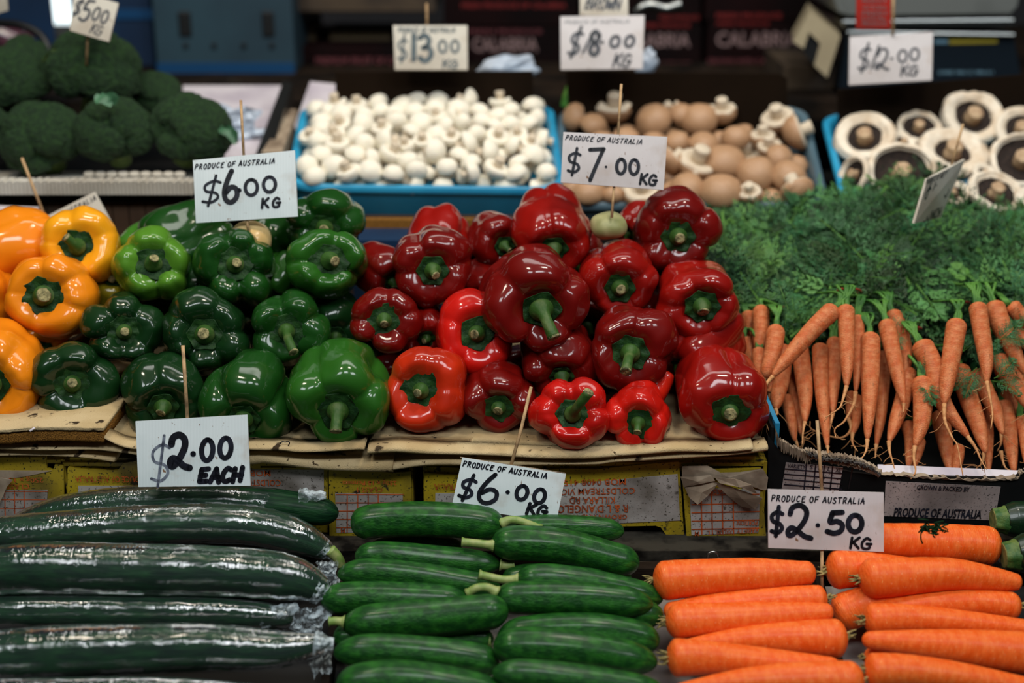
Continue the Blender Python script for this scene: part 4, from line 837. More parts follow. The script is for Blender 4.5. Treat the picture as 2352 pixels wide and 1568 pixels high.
# long wrapped cucumbers
def longcuke(label, pts, thl, dY, seed, tip, bare=None, stemp=None):
    ym = sum(p[1] for p in pts) / len(pts); Y = Yf(ym) + dY
    P = [PY(x, y, Y) for x, y in pts]; s = sc(300, ym, Y)
    root = thing('wrapped_cucumber', label, 'cucumber', sum(P, Vector()) / len(P), 'film-wrapped long cucumbers at the left')
    ths = catmull([(a, 0, 0) for a in thl], 50)[:, 0]; shp = lambda t: np.interp(t, np.linspace(0, 1, 50), ths) / max(thl)
    wb = wob(seed, .014); disp = lambda S, ph: wb(S, ph) * (1 + .02 * np.cos(7 * ph + seed) + .01 * np.cos(11 * ph))
    V, Fc, uv = body(P, max(thl) * s / 2, .06, .06, shp, 90, 40, disp)
    link('fruit', mesh('long_cucumber_body', V, Fc, uv), 'longcuke', root)
    rn = random.Random(seed); w2 = wob(seed + 50, .022)
    def fd(S, ph):
        r = np.zeros((S.shape[0], ph.shape[1]))
        for i in range(S.shape[0]):
            for j in range(ph.shape[1]):
                s_, p_ = S[i, 0], ph[0, j]
                r[i, j] = noise.noise(Vector((s_ * 42, math.cos(p_) * 1.3, math.sin(p_) * 1.3 + seed))) * .022 + abs(noise.noise(Vector((s_ * 95 + 7, math.cos(p_) * 1.2, math.sin(p_) * 1.2 + seed)))) * .02
        return wb(S, ph) * (1.035 + r)
    Pf = P if bare is None else [PY(x, y, Y) for x, y in bare]
    V, Fc, uv = body(Pf, max(thl) * s / 2, .05, .05, (lambda t: max(shp(t * .96), .5)) if bare else (lambda t: max(shp(t), .12)), 260, 44, fd)
    link('film_wrap', mesh('film_wrap', V, Fc, uv), 'film', root)
    if tip:
        mb = MB(); tx, ty, tw, tl, ang = tip; c = PY(tx, ty, Y - .004); ss = s
        d = Vector((math.cos(ang), 0, math.sin(ang))); V = []
        n, m = 16, 26
        for i in range(n):
            t = i / (n - 1)
            for j in range(m):
                b = 2 * math.pi * j / m; k = (tw * ss / 2) * (1.0 - .55 * t) * (1 + .45 * noise.noise(Vector((math.cos(b) * 2.5, math.sin(b) * 2.5, t * 6 + seed))))
                V.append(c + d * (t * tl * ss) + Vector((-d.z * math.cos(b) * k, math.sin(b) * k, d.x * math.cos(b) * k)))
        mb.add(V, grid_faces(n, m)); link('film_twist', mb.mesh('film_twist'), 'crumple', root)
    if stemp:
        mb = MB(); Q = catmull([PY(x, y, Y - .008) for x, y in stemp], 14); mb.tube(Q, [.0065 - .0015 * i / 13 for i in range(14)], 10); link('stem', mb.mesh('stem'), 'cukestem', root)
longcuke('film-wrapped long cucumber lying on top under the two dollar sign, bare dark end', [(-30, 1240), (120, 1182), (300, 1160), (480, 1154), (640, 1162), (778, 1180)], [40, 70, 82, 82, 78, 58], .022, 1, (688, 1138, 34, 60, .0), bare=[(-30, 1240), (120, 1180), (300, 1158), (480, 1154), (600, 1160), (722, 1172)])
longcuke('film-wrapped long cucumber second from the top, stem curling down', [(-60, 1235), (120, 1222), (350, 1206), (560, 1206), (680, 1232), (766, 1272)], [84, 92, 90, 90, 80, 36], .004, 2, (738, 1256, 40, 40, -.8), stemp=[(758, 1262), (775, 1280), (785, 1300)])
longcuke('thickest film-wrapped cucumber in the middle with broad glare', [(-60, 1318), (80, 1304), (300, 1308), (500, 1312), (660, 1326), (760, 1362)], [108, 116, 116, 112, 104, 46], -.016, 3, (722, 1352, 62, 44, -.4))
longcuke('film-wrapped cucumber sunk in shade between the thick ones', [(-60, 1404), (120, 1402), (300, 1404), (480, 1406), (600, 1412), (680, 1420)], [76, 80, 80, 78, 66, 40], .012, 4, (600, 1420, 46, 90, .35))
longcuke('film-wrapped cucumber lowest in view with pointed twisted end', [(-60, 1510), (120, 1498), (320, 1490), (480, 1486), (630, 1492), (764, 1474)], [112, 118, 112, 104, 86, 34], -.016, 5, (722, 1474, 48, 44, -.1))
longcuke('film-wrapped cucumber cut by the bottom photo edge', [(-60, 1600), (200, 1598), (420, 1600), (640, 1606)], [80, 84, 84, 60], -.005, 6, None)
# loose crumples of wrap between the ends
rr = random.Random(4)
def crumple(label, px, py, w_, h_, dY, seed, mat='crumple'):
    c = PY(px, py, Yf(py) + dY); s = sc(px, py, Yf(py)); V = []; n = 22
    for i in range(n):
        for j in range(n):
            u, v = i / (n - 1) - .5, j / (n - 1) - .5; q = noise.noise(Vector((u * 7, v * 7, seed))); q2 = noise.noise(Vector((u * 3, v * 3, seed + 9)))
            V.append(c + Vector((u * w_ * s * (1 + q2 * .8), -abs(q) * .014 + v * .012, (v + q2 * .3) * h_ * s)))
    o = link('film_scrap', mesh('film_scrap', V, grid_faces(n, n, False)), mat, None, c); tagit(o, label, 'plastic film', 'loose crumpled film between the cucumbers')
crumple('crumpled clear film under the stem of the second wrapped cucumber', 752, 1312, 56, 44, .015, 1)
crumple('crumpled clear film between the fourth and lowest wrapped cucumbers', 700, 1416, 100, 60, .02, 2)
crumple('crumpled clear film beside the lowest wrapped cucumber end', 738, 1512, 44, 60, .01, 3)

# ---------------------------------------------------------------- price signs
def sign(label, corners, Y, mat, items, skew=None, stick_d=.0016, dt=(0, 0), ink='ink', group=None, extra=None, th=.003):
    """corners TL TR BR BL in photo pixels; dt: extra distance of the left / right edges"""
    base = Y
    TL, TR, BR, BL = [CAM + ray(x, y) * (base / ray(sum(c[0] for c in corners) / 4, sum(c[1] for c in corners) / 4).y + d) for (x, y), d in zip(corners, (dt[0], dt[1], dt[1], dt[0]))]
    C = (TL + TR + BR + BL) / 4
    xd = ((TR - TL) + (BR - BL)).normalized(); yd = ((TL - BL) + (TR - BR)); yd = (yd - xd * yd.dot(xd)).normalized(); nd = xd.cross(yd)
    root = thing('price_sign', label, 'sign', C, group)
    mb = MB(); V = [TL, TR, BR, BL]; mb.add([v for v in V] + [v - nd * th for v in V], [(3, 2, 1, 0), (4, 5, 6, 7)] + [(i, (i + 1) % 4, (i + 1) % 4 + 4, i + 4) for i in range(4)])
    link('board', mb.mesh('board'), mat, root, smooth=False)
    W = ((TR - TL).length + (BR - BL).length) / 2; H = ((TL - BL).length + (TR - BR).length) / 2
    tf = lambda p: C + xd * ((p[0] - .5) * W) + yd * ((p[1] - .5) * H) + nd * .0005
    # letter items in board fractions: convert by scaling to metres
    def tfm(p): return C + xd * (p[0] - W / 2) + yd * (p[1] - H / 2) + nd * .0005
    for nm, ik, its in items:
        lettering(root, [(t, x * W, y * H, h * H, cw * W, st * H, sl, tr * W) for (t, x, y, h, cw, st, sl, tr) in its], tfm, ik, nm)
    if skew:
        for seg in skew:
            mb = MB(); Q = [CAM + ray(x, y) * (base / ray(*((sum(c[0] for c in corners) / 4, sum(c[1] for c in corners) / 4))).y + d) for x, y, d in seg]
            mb.tube(Q, stick_d, 8); link('skewer', mb.mesh('skewer'), 'skewer', root)
    return root, C, xd, yd, nd, W, H
POA = 'PRODUCE OF AUSTRALIA'
PG = 'handwritten price signs on bamboo sticks'
def poa(x=.02, y=.84, h=.09, cw=.034, st=.018, tr=.011, sl=.3): return ('origin_line', 'ink', [(POA, x, y, h, cw, st, sl, tr)])
sign('white handwritten $6.00 KG sign on a stick above the green peppers', [(443, 368), (677, 345), (684, 497), (450, 512)], 1.60, 'signblue',
     [poa(.02, .84, .075, .028, .017, .0145), ('price', 'ink', [('$', .05, .29, .37, .17, .043, .25, 0), ('6', .27, .29, .43, .15, .08, .05, 0), ('.', .43, .42, .1, .05, .06, 0, 0), ('0', .48, .37, .24, .14, .055, .05, 0), ('0', .66, .41, .23, .14, .055, .05, 0)]),
      ('unit', 'ink', [('KG', .64, .16, .14, .07, .042, .15, .04)])], [[(553, 230, .004), (560, 360, .004)], [(566, 497, .004), (571, 530, .004)]], group=PG)
sign('grey handwritten $7.00 KG sign stuck in the potato', [(1294, 303), (1533, 314), (1524, 436), (1288, 419)], 1.60, 'signgrey',
     [poa(.02, .84, .085, .027, .018, .013), ('price', 'ink', [('$', .05, .20, .42, .12, .055, .05, 0), ('7', .24, .12, .56, .14, .075, .08, 0), ('.', .42, .32, .1, .05, .035, 0, 0), ('0', .52, .26, .28, .10, .066, 0, 0), ('0', .65, .26, .28, .10, .066, 0, 0)]),
      ('unit', 'ink', [('KG', .76, .07, .19, .07, .052, .08, .02)])], [[(1427, 193, .004), (1419, 320, .004)], [(1411, 420, .004), (1405, 500, .004)]], group=PG)
sign('white handwritten $2.00 EACH sign with a faded dollar mark over the wrapped cucumbers', [(311, 967), (568, 952), (575, 1115), (318, 1118)], 1.352, 'signblue',
     [('faded_dollar', 'thinink', [('$', .10, .06, .60, .17, .04, .1, 0)]), ('price', 'ink', [('2', .29, .29, .45, .175, .10, .05, 0), ('.', .49, .43, .1, .07, .07, 0, 0), ('0', .56, .36, .30, .12, .075, .08, 0), ('0', .73, .40, .29, .12, .075, .08, 0)]),
      ('unit', 'ink', [('EACH', .54, .055, .19, .08, .075, .2, .022)])], [[(420, 793, .004), (431, 965, .004)]], group=PG, stick_d=.0019)
r4, C4, x4, y4, n4, W4, H4 = sign('tilted white handwritten $6.00 KG sign leaning over the short cucumbers', [(1062, 1050), (1300, 1088), (1278, 1198), (1037, 1164)], 1.352, 'signblue',
     [poa(.03, .84, .10, .030, .025, .0135, .15), ('price', 'ink', [('$', .02, .19, .43, .13, .072, .2, 0), ('6', .195, .17, .53, .20, .088, .1, 0), ('.', .48, .40, .12, .06, .07, 0, 0), ('0', .555, .34, .28, .12, .082, .08, 0), ('0', .725, .34, .28, .12, .082, .08, 0)]),
      ('unit', 'ink', [('KG', .69, .08, .21, .08, .07, .15, .025)])], [[(1220, 888, .012), (1197, 985, .006), (1172, 1075, .003)]], group=PG, stick_d=.0018)
mb = MB()
for k in range(44):
    p = C4 + y4 * (H4 / 2 + .0003) + x4 * ((k + .5) / 44 - .5) * W4 - n4 * .0015
    Vv = [p + x4 * a * .0017 + n4 * b * .0011 for a, b in ((-1, -1), (1, -1), (1, 1), (-1, 1))]; mb.add([v - y4 * .0008 for v in Vv] + [v + y4 * .0002 for v in Vv], [(4, 5, 6, 7), (0, 1, 5, 4), (1, 2, 6, 5), (2, 3, 7, 6), (3, 0, 4, 7)])
o = link('flute_openings', mb.mesh('flute_openings'), 'cardraw', r4, smooth=False); o['kind'] = 'stuff'
sign('white handwritten $2.50 KG sign in front of the black carton', [(1764, 1123), (2030, 1131), (2030, 1267), (1765, 1258)], 1.30, 'signgrey',
     [poa(.02, .80, .095, .030, .02, .0135, .12), ('price', 'ink', [('$', .02, .24, .40, .105, .072, 0, 0), ('2', .165, .20, .51, .205, .09, .03, 0), ('.', .42, .36, .12, .055, .06, 0, 0), ('5', .495, .30, .34, .155, .092, .03, 0), ('0', .68, .33, .28, .14, .09, .02, 0)]),
      ('unit', 'ink', [('KG', .71, .04, .18, .08, .048, .1, .02)])], [[(1877, 965, .006), (1888, 1132, .004)], [(1888, 1262, .004), (1888, 1360, .004)]], group=PG, stick_d=.0018)
sign('cream handwritten sign half hidden behind the yellow peppers', [(40, 530), (218, 440), (262, 520), (84, 610)], 1.74, 'signcream',
     [poa(.01, .80, .11, .032, .022, .02, .3)], [[(50, 363, .004), (104, 500, .004)]], group=PG, stick_d=.002)
sign('cream handwritten $5.00 KG sign tilted above the broccoli', [(172, -22), (272, 7), (250, 96), (160, 70)], 1.93, 'signcream',
     [('price', 'ink', [('$', .0, .40, .42, .15, .05, .2, 0), ('5', .19, .33, .52, .22, .07, .12, 0), ('00', .46, .42, .32, .16, .055, .1, .05)]), ('unit', 'ink', [('KG', .52, .08, .25, .12, .035, .2, .02)])], [[(203, 60, .008), (198, 150, .03)]], group=PG)
sign('cream handwritten $13.00 KG sign in grey lettering above the white mushrooms', [(903, 58), (1073, 58), (1074, 160), (907, 160)], 2.07, 'signcream',
     [('origin_line', 'greyink', [(POA, .05, .84, .1, .030, .02, .2, .012)]), ('price', 'greyink', [('$', .04, .2, .5, .13, .05, .05, 0), ('1', .25, .2, .55, .12, .12, 0, 0), ('3', .34, .2, .56, .17, .12, 0, 0), ('0', .60, .4, .26, .12, .06, 0, 0), ('0', .77, .4, .26, .12, .06, 0, 0)]), ('unit', 'greyink', [('KG', .66, .04, .17, .09, .04, .1, .02)])],
     [[(980, 8, .004), (981, 62, .004)]], group=PG)
sign('grey handwritten $18.00 KG sign above the brown mushrooms', [(1287, 38), (1480, 35), (1476, 158), (1288, 160)], 2.04, 'signgrey',
     [('origin_line', 'greyink', [(POA, .05, .86, .06, .030, .008, .2, .012)]), ('price', 'ink', [('$', .07, .26, .46, .13, .06, .3, 0), ('1', .25, .3, .36, .12, .05, .5, 0), ('8', .34, .28, .42, .13, .09, .1, 0), ('.', .49, .46, .1, .06, .06, 0, 0), ('00', .58, .42, .2, .12, .065, .2, .06)]), ('unit', 'ink', [('KG', .62, .04, .23, .09, .045, .3, .02)])], group=PG)
sign('small cream card with the word BROWN behind the $18.00 sign', [(1332, -32), (1442, -30), (1443, 36), (1332, 36)], 2.06, 'signcream',
     [('word', 'ink', [('BROWN', .1, .22, .36, .12, .07, .25, .03)])], group=PG)
sign('grey handwritten $12.00 KG sign above the portobello mushrooms', [(1952, 84), (2143, 73), (2140, 184), (1950, 195)], 2.04, 'signgrey',
     [('price', 'ink', [('$', .08, .28, .48, .13, .05, .25, 0), ('1', .24, .3, .45, .12, .05, .4, 0), ('2', .31, .3, .4, .16, .055, .2, 0), ('.', .50, .45, .1, .05, .05, 0, 0), ('0', .57, .42, .24, .12, .05, .1, 0), ('0', .72, .44, .24, .12, .05, .1, 0)]), ('unit', 'ink', [('KG', .60, .12, .2, .09, .045, .2, .02)])], group=PG)
sign('white handwritten $4.00 sign turned sideways in the carrot tops', [(2130, 412), (2217, 366), (2160, 500), (2100, 513)], 1.70, 'signcream',
     [('origin_line', 'ink', [(POA, .02, .82, .1, .030, .018, .2, .013)]), ('price', 'ink', [('$', .05, .28, .46, .14, .04, .2, 0), ('4', .24, .26, .48, .18, .04, .1, 0), ('.', .44, .42, .08, .05, .04, 0, 0), ('00', .54, .4, .3, .14, .04, .1, .04)]), ('unit', 'ink', [('BUNCH', .22, .05, .16, .09, .03, .1, .02)])],
     [[(2212, 285, .03), (2184, 385, .03)]], dt=(-.03, .05), group=PG)
# the potato and the onion that hold the sticks
def blob(name, label, cat, cx, cy, wx, wy, Y, mat, seed):
    c = PY(cx, cy, Y); s = sc(cx, cy, Y); V = []
    for i in range(28):
        for j in range(36):
            a = math.pi * i / 27; b = 2 * math.pi * j / 36; p = Vector((math.sin(a) * math.cos(b), math.sin(a) * math.sin(b), math.cos(a)))
            k = 1 + noise.noise(p * 1.2 + Vector((seed, 0, 0))) * .09; V.append(c + Vector((p.x * wx * s / 2, p.y * wx * s / 2, p.z * wy * s / 2)) * k)
    o = link(name, mesh(name, V, grid_faces(28, 36, flip=True)), mat, None, c); return tagit(o, label, cat)
blob('potato', 'pale greenish potato with dark eyes holding the $7.00 sign stick', 'potato', 1398, 518, 86, 64, 1.60, 'potato', 3)
blob('onion', 'smooth pale yellow onion holding the $6.00 sign stick among green peppers', 'onion', 574, 550, 100, 84, 1.605, 'onion', 8)

# ---------------------------------------------------------------- black carton with bunched carrots
YB = 1.41
bc = thing('carrot_carton', 'black cardboard carton with torn lip and printed grey panels under the bunched carrots', 'carton', (.45, 1.6, ZB))
def fc(name, outline, mat, th=.004, proud=0.0): return face(bc, name, outline, YB, mat, th, proud)
fc('front_panel', [(1764, 1000), (1790, 1035), (1850, 1062), (1960, 1085), (2025, 1092), (2330, 1098), (2352, 1080), (2480, 1080), (2480, 1222), (1766, 1222)], 'black')
fc('variety_panel', [(1805, 1061), (1936, 1073), (1925, 1130), (1794, 1130)], 'blacklabel', .001, .0008)
fc('grower_panel', [(2034, 1104), (2298, 1117), (2284, 1194), (2030, 1184)], 'blacklabel', .001, .0008)
fc('seam', [(1958, 1066), (1961, 1066), (1950, 1122), (1947, 1122)], 'cable', .001, .0006)
grid_lines(bc, YB, [((1852, 1062), (1846, 1126)), ((1873, 1065), (1867, 1126)), ((1893, 1067), (1887, 1126)), ((1912, 1069), (1906, 1126))], [((1800, 1075 + 12 * k), (1934, 1086 + 12 * k)) for k in range(4)], 'ink', 3.0)
for t, x, y, w_ in (('VARIETY', 1829, 1069, 42), ('S', 1863, 1071, 7), ('M', 1884, 1073, 9), ('L', 1904, 1075, 7), ('XL', 1925, 1078, 13)): ptext(bc, 'size_print', t, YB, x, y, w_, 9, 'ink', flip=False, bold=.006, rot=-.08)
ptext(bc, 'packed_print', 'GROWN & PACKED BY', YB, 2166, 1120, 122, 11, 'ink', flip=False, bold=.022, rot=-.05)
ptext(bc, 'origin_print', 'PRODUCE OF AUSTRALIA', YB, 2153, 1177, 202, 22, 'ink', flip=False, bold=.03, rot=-.03, shear=.1)
# floor, liner and side walls of the carton
zb0 = PY(2100, 1222, YB).z
mb = MB(); xa, xb = PY(1766, 1100, YB).x, PY(2480, 1100, YB).x
mb.box(xa, xb, YB, YB + .46, zb0, zb0 + .004); mb.box(xa, xa + .004, YB + .004, YB + .46, zb0, PY(1766, 985, YB).z); mb.box(xb - .004, xb, YB + .004, YB + .46, zb0, zb0 + .10); mb.box(xa, xb, YB + .456, YB + .46, zb0, zb0 + .14)
link('carton_body', mb.mesh('carton_body'), 'black', bc, smooth=False)
mb = MB(); a = PY(1782, 965, YB + .012); mb.box(a.x - .002, a.x + .003, YB + .004, YB + .16, zb0 + .02, a.z); link('blue_inner_strip', mb.mesh('blue_inner_strip'), 'traycyan', bc, smooth=False)
mb = MB(); P = [PY(x, y, Y) for x, y, Y in ((2016, 1102, YB + .006), (2344, 1108, YB + .006), (2340, 1080, YB + .026), (2016, 1066, YB + .026), )]; mb.prism(P, Vector((0, .002, -.002)))
link('white_liner', mb.mesh('white_liner'), 'paper', bc, smooth=False)
# ragged lip: several thin torn layers
def ragged(pts, th, proud, seed, mat='cardraw'):
    rr = random.Random(seed); C = catmull([(x, y, 0) for x, y in pts], 60); mb = MB(); V = []
    for i, (x, y, _) in enumerate(C):
        j = rr.uniform(-1, 1) * 3; t = th * rr.uniform(.5, 1.3) * math.sin(math.pi * min(1, (i + .5) / 8)) if i < 8 else th * rr.uniform(.5, 1.3)
        p = PY(x, y + j, YB - proud - rr.uniform(0, .003)); q = PY(x, y + t + rr.uniform(-1, 1), YB - proud - rr.uniform(0, .002))
        V += [p, q, q + Vector((0, .006, 0)), p + Vector((0, .008, 0))]
    link('torn_lip', mesh('torn_lip', V, grid_faces(60, 4)), mat, bc, smooth=False)
ragged([(1782, 990), (1795, 1012), (1830, 1030), (1862, 1044)], 22, .002, 1, 'cardraw')
ragged([(1850, 1032), (1900, 1044), (1960, 1052), (2020, 1078)], 6, .006, 2); ragged([(1852, 1040), (1900, 1052), (1970, 1062), (2024, 1086)], 6, .009, 3, 'pulp'); ragged([(1856, 1048), (1900, 1058), (1970, 1072), (2022, 1092)], 5, .005, 4)
ragged([(2022, 1088), (2100, 1093), (2220, 1100), (2330, 1097), (2352, 1082), (2420, 1078)], 4, .001, 5)
torn(bc, YB - .004, [(1842, 1030, 1), (1858, 1034, 3), (1860, 1048, 2), (1850, 1044, 2)]); torn(bc, YB - .004, [(1988, 1074, 2), (2024, 1074, 4), (2022, 1084, 5), (2012, 1090, 3), (1996, 1080, 3)], rise=.002)

def Ybun(py): return 1.452 + (1090 - py) * .17 / 390
def z2(p): return (1652 + p[0] / 2.613, 600 + p[1] / 2.613)
# (bunch, layer, points top..tip, width, tail points)
BC = [
 (0, 0, [(165, 300), (190, 400), (215, 520)], 90, None), (0, 0, [(165, 455), (190, 560), (225, 660)], 98, None),
 (0, 1, [(250, 265), (248, 400), (240, 480), (240, 560)], 105, None), (0, 1, [(236, 520), (240, 640), (262, 800)], 84, None),
 (0, 2, [(343, 380), (325, 520), (292, 650), (275, 700)], 112, None), (0, 1, [(385, 500), (375, 680), (350, 820), (338, 890)], 108, [(338, 885), (345, 915), (300, 940), (243, 955)]),
 (0, 1, [(320, 640), (318, 720), (300, 790)], 80, None), (0, 0, [(400, 800), (430, 940), (455, 1080)], 80, None), (0, 0, [(440, 660), (460, 860), (490, 1040)], 84, None),
 (1, 3, [(700, 275), (560, 410), (420, 570), (318, 690)], 112, [(320, 690), (272, 760), (275, 880), (280, 960), (298, 1015)]),
 (1, 1, [(470, 470), (495, 620), (515, 800), (514, 970)], 114, [(514, 965), (505, 1010), (497, 1100)]), (1, 1, [(605, 495), (610, 680), (625, 880), (650, 1120)], 96, [(650, 1110), (655, 1160)]),
 (1, 1, [(690, 455), (690, 640), (678, 800), (682, 915)], 92, [(682, 910), (668, 980), (648, 1060)]), (1, 3, [(758, 262), (765, 420), (768, 600), (764, 755)], 100, [(764, 750), (745, 820), (720, 880), (640, 935)]),
 (1, 2, [(832, 322), (836, 480), (832, 640), (818, 790)], 74, [(818, 785), (806, 860), (750, 960), (695, 1005), (700, 1060)]), (1, 2, [(905, 428), (906, 640), (902, 840), (888, 1075)], 116, [(888, 1070), (885, 1120), (870, 1160), (850, 1188)]),
 (1, 0, [(795, 780), (790, 860), (775, 950)], 72, [(775, 940), (790, 1010), (720, 1060), (560, 1010), (545, 960)]), (1, 0, [(990, 540), (985, 740), (968, 940), (942, 1110)], 84, [(942, 1100), (936, 1180)]),
 (1, 2, [(1000, 350), (1035, 520), (1075, 700), (1108, 860)], 104, [(1108, 855), (1104, 905)]), (1, 1, [(1035, 295), (1090, 440), (1118, 580), (1105, 710)], 104, None),
 (2, 1, [(1140, 640), (1110, 800), (1060, 960), (1018, 1085)], 104, [(1018, 1080), (1022, 1140), (1040, 1200), (1052, 1245)]), (2, 2, [(1200, 478), (1290, 650), (1345, 850), (1500, 1060)], 130, [(1490, 1050), (1540, 1120), (1570, 1190), (1605, 1248)]),
 (2, 2, [(1215, 690), (1222, 830), (1212, 980), (1174, 1115)], 122, [(1174, 1110), (1168, 1180), (1178, 1260), (1150, 1305)]), (2, 0, [(1130, 960), (1150, 1080), (1135, 1240)], 90, None), (2, 0, [(1210, 1060), (1190, 1150), (1165, 1245)], 70, None),
 (2, 0, [(830, 800), (820, 960), (800, 1040)], 60, [(800, 1030), (800, 1090), (830, 1140)]),
 (3, 3, [(1430, 348), (1402, 520), (1368, 720), (1350, 860)], 118, [(1350, 855), (1355, 960), (1400, 1060), (1430, 1110), (1462, 1285)]), (3, 1, [(1435, 620), (1490, 800), (1560, 1000), (1598, 1150)], 122, None),
 (3, 0, [(1320, 900), (1350, 1060), (1385, 1270)], 112, [(1385, 1262), (1420, 1290), (1470, 1320), (1508, 1350)]), (3, 0, [(1440, 1100), (1430, 1200), (1412, 1285)], 74, None),
 (3, 3, [(1548, 248), (1570, 400), (1600, 580), (1606, 730)], 108, [(1606, 722), (1625, 820), (1640, 920), (1630, 1005)]), (3, 1, [(1540, 650), (1600, 780), (1660, 900), (1702, 1040)], 106, None),
 (3, 0, [(1560, 880), (1600, 980), (1612, 1120), (1615, 1285)], 84, [(1690, 1140), (1700, 1190), (1720, 1240), (1765, 1262)]),
 (4, 2, [(1640, 240), (1690, 380), (1760, 520), (1840, 680)], 126, None), (4, 2, [(1740, 255), (1800, 320), (1880, 420)], 106, None), (4, 1, [(1680, 560), (1710, 660), (1790, 770), (1870, 900)], 116, None),
 (4, 0, [(1700, 840), (1735, 1000), (1770, 1270)], 118, None), (4, 1, [(1790, 400), (1830, 480), (1900, 560)], 90, None), (4, 0, [(1740, 640), (1820, 740), (1900, 860)], 80, None), (4, 0, [(1810, 930), (1830, 1060), (1840, 1220)], 70, None),
 (4, 0, [(1700, 780), (1770, 860), (1830, 960)], 70, [(1830, 950), (1800, 900), (1830, 1000)]),
]
BUN = [('carrot_bunch', 'short bunch of carrots next to the red peppers, first of the bunches', (330, 300)), ('carrot_bunch', 'large bunch of carrots tied high with a red rubber band, one carrot lying across', (780, 190)),
       ('carrot_bunch', 'bunch of carrots with a small red band low among the leaves', (1170, 400)), ('carrot_bunch', 'bunch of carrots with crossing long-tailed roots above the grower panel', (1480, 240)), ('carrot_bunch', 'bunch of carrots fanning out to the right picture edge', (1700, 200))]
roots = []
for nm, lab, (bx, by) in BUN:
    px, py = z2((bx, by)); roots.append(thing(nm, lab, 'carrot bunch', PY(px, py, Ybun(py)), 'bunched carrots with leafy tops'))
# carrots: support points so that they lie on the slope
for k, (bi, lay, pts, wd, tail) in enumerate(BC):
    Q = [z2(p) for p in pts]; oy = -.0235 * lay - .004 * (k % 2)
    tl = 0.010 if lay >= 2 else 0
    n_ = len(Q); P = [PY(x, y, Ybun(y) + oy + tl * (i / (n_ - 1)) ) for i, (x, y) in enumerate(Q)]
    s = sc(Q[0][0], Q[0][1], Ybun(Q[0][1])); wb = wob(500 + k, .03)
    L = sum((P[i + 1] - P[i]).length for i in range(n_ - 1)); r = wd / 2.613 * s / 2
    V, Fc, uv = body(P, r, min(.3, r * .8 / L), .05, lambda t: (1 - .22 * t - .58 * t ** 4) , 120, 26, lambda S, ph: wb(S, ph) * (1 + .011 * np.sin(S * 96 + np.cos(ph + k) * 2.5) * np.sin(S * 31 + ph + k) + .009 * np.sin(S * 151 + np.sin(ph + k) * 2) * np.cos(S * 17 - ph)))
    c = link('carrot', mesh('bunch_carrot', V, Fc, uv), 'bunch', roots[bi])
    rr = random.Random(700 + k)
    T = [PY(*z2(p), Ybun(z2(p)[1]) + oy + tl - .003) for p in tail] if tail else [P[-1] + (P[-2] - P[-1]).normalized() * .006, P[-1] - Vector((rr.uniform(-.004, .004), .002, .010)), P[-1] - Vector((rr.uniform(-.01, .01), .0, .02))]
    mb = MB(); mb.tube(catmull(T, 22), [.0021 * (1 - i / 22) ** 2 + .0006 for i in range(22)], 7)
    for q in range(4):
        j = rr.randint(1, 18); a = Vector(catmull(T, 22)[j]); e = a + Vector((rr.uniform(-.02, .02), -.002, rr.uniform(-.015, .004)))
        mb.tube(catmull([a, (a + e) / 2 + Vector((rr.uniform(-.004, .004), 0, rr.uniform(-.004, .004))), e], 7), .00035, 4)
    o = link('tail', mb.mesh('tail'), 'root', None, world=True, loc=c.parent.location); o.parent = c; o.location = (0, 0, 0)
    # leaf stalks from the crown
    tie = roots[bi].location; near = (tie - P[0]).length < .062
    if near or lay >= 2 or k % 3 == 0:
        mb = MB()
        up = (P[0] - P[1]).normalized()
        for q in range(6):
            a = P[0] - up * .004 + Vector((rr.uniform(-.003, .003), 0, 0)); far = (tie - a).length > .06
            e = (a + up * .022 + Vector((rr.uniform(-.010, .010), .008, .003))) if far else tie + Vector((rr.uniform(-.012, .012), rr.uniform(0, .01), rr.uniform(-.004, .004)))
            e2 = e + Vector((rr.uniform(-.02, .02), .035, -.012))
            mb.tube(catmull([a, a + up * .012, e, e2], 12), [.0027, .0024, .0022, .0021, .002, .002, .0019, .0019, .0018, .0017, .0016, .0014], 6)
        o = link('stalk', mb.mesh('stalk'), 'stalk', None, world=True, loc=c.parent.location); o.parent = c; o.location = (0, 0, 0)
for bi, (cx_, cy_, rx, ry) in ((0, (345, 278, 40, 10)), (1, (778, 185, 72, 24)), (2, (1172, 405, 40, 10)), (3, (1470, 250, 30, 8))):
    P = [PY(*z2((cx_ + rx * math.cos(a), cy_ - ry * abs(math.sin(a)) * (1 if a < math.pi else -.3))), Ybun(z2((cx_, cy_))[1]) - (.030 if a < math.pi else -.02) * abs(math.sin(a))) for a in np.linspace(0, 2 * math.pi, 30)]
    mb = MB(); mb.tube(P, .0016, 7, False); link('rubber_band', mb.mesh('rubber_band'), 'band', roots[bi])

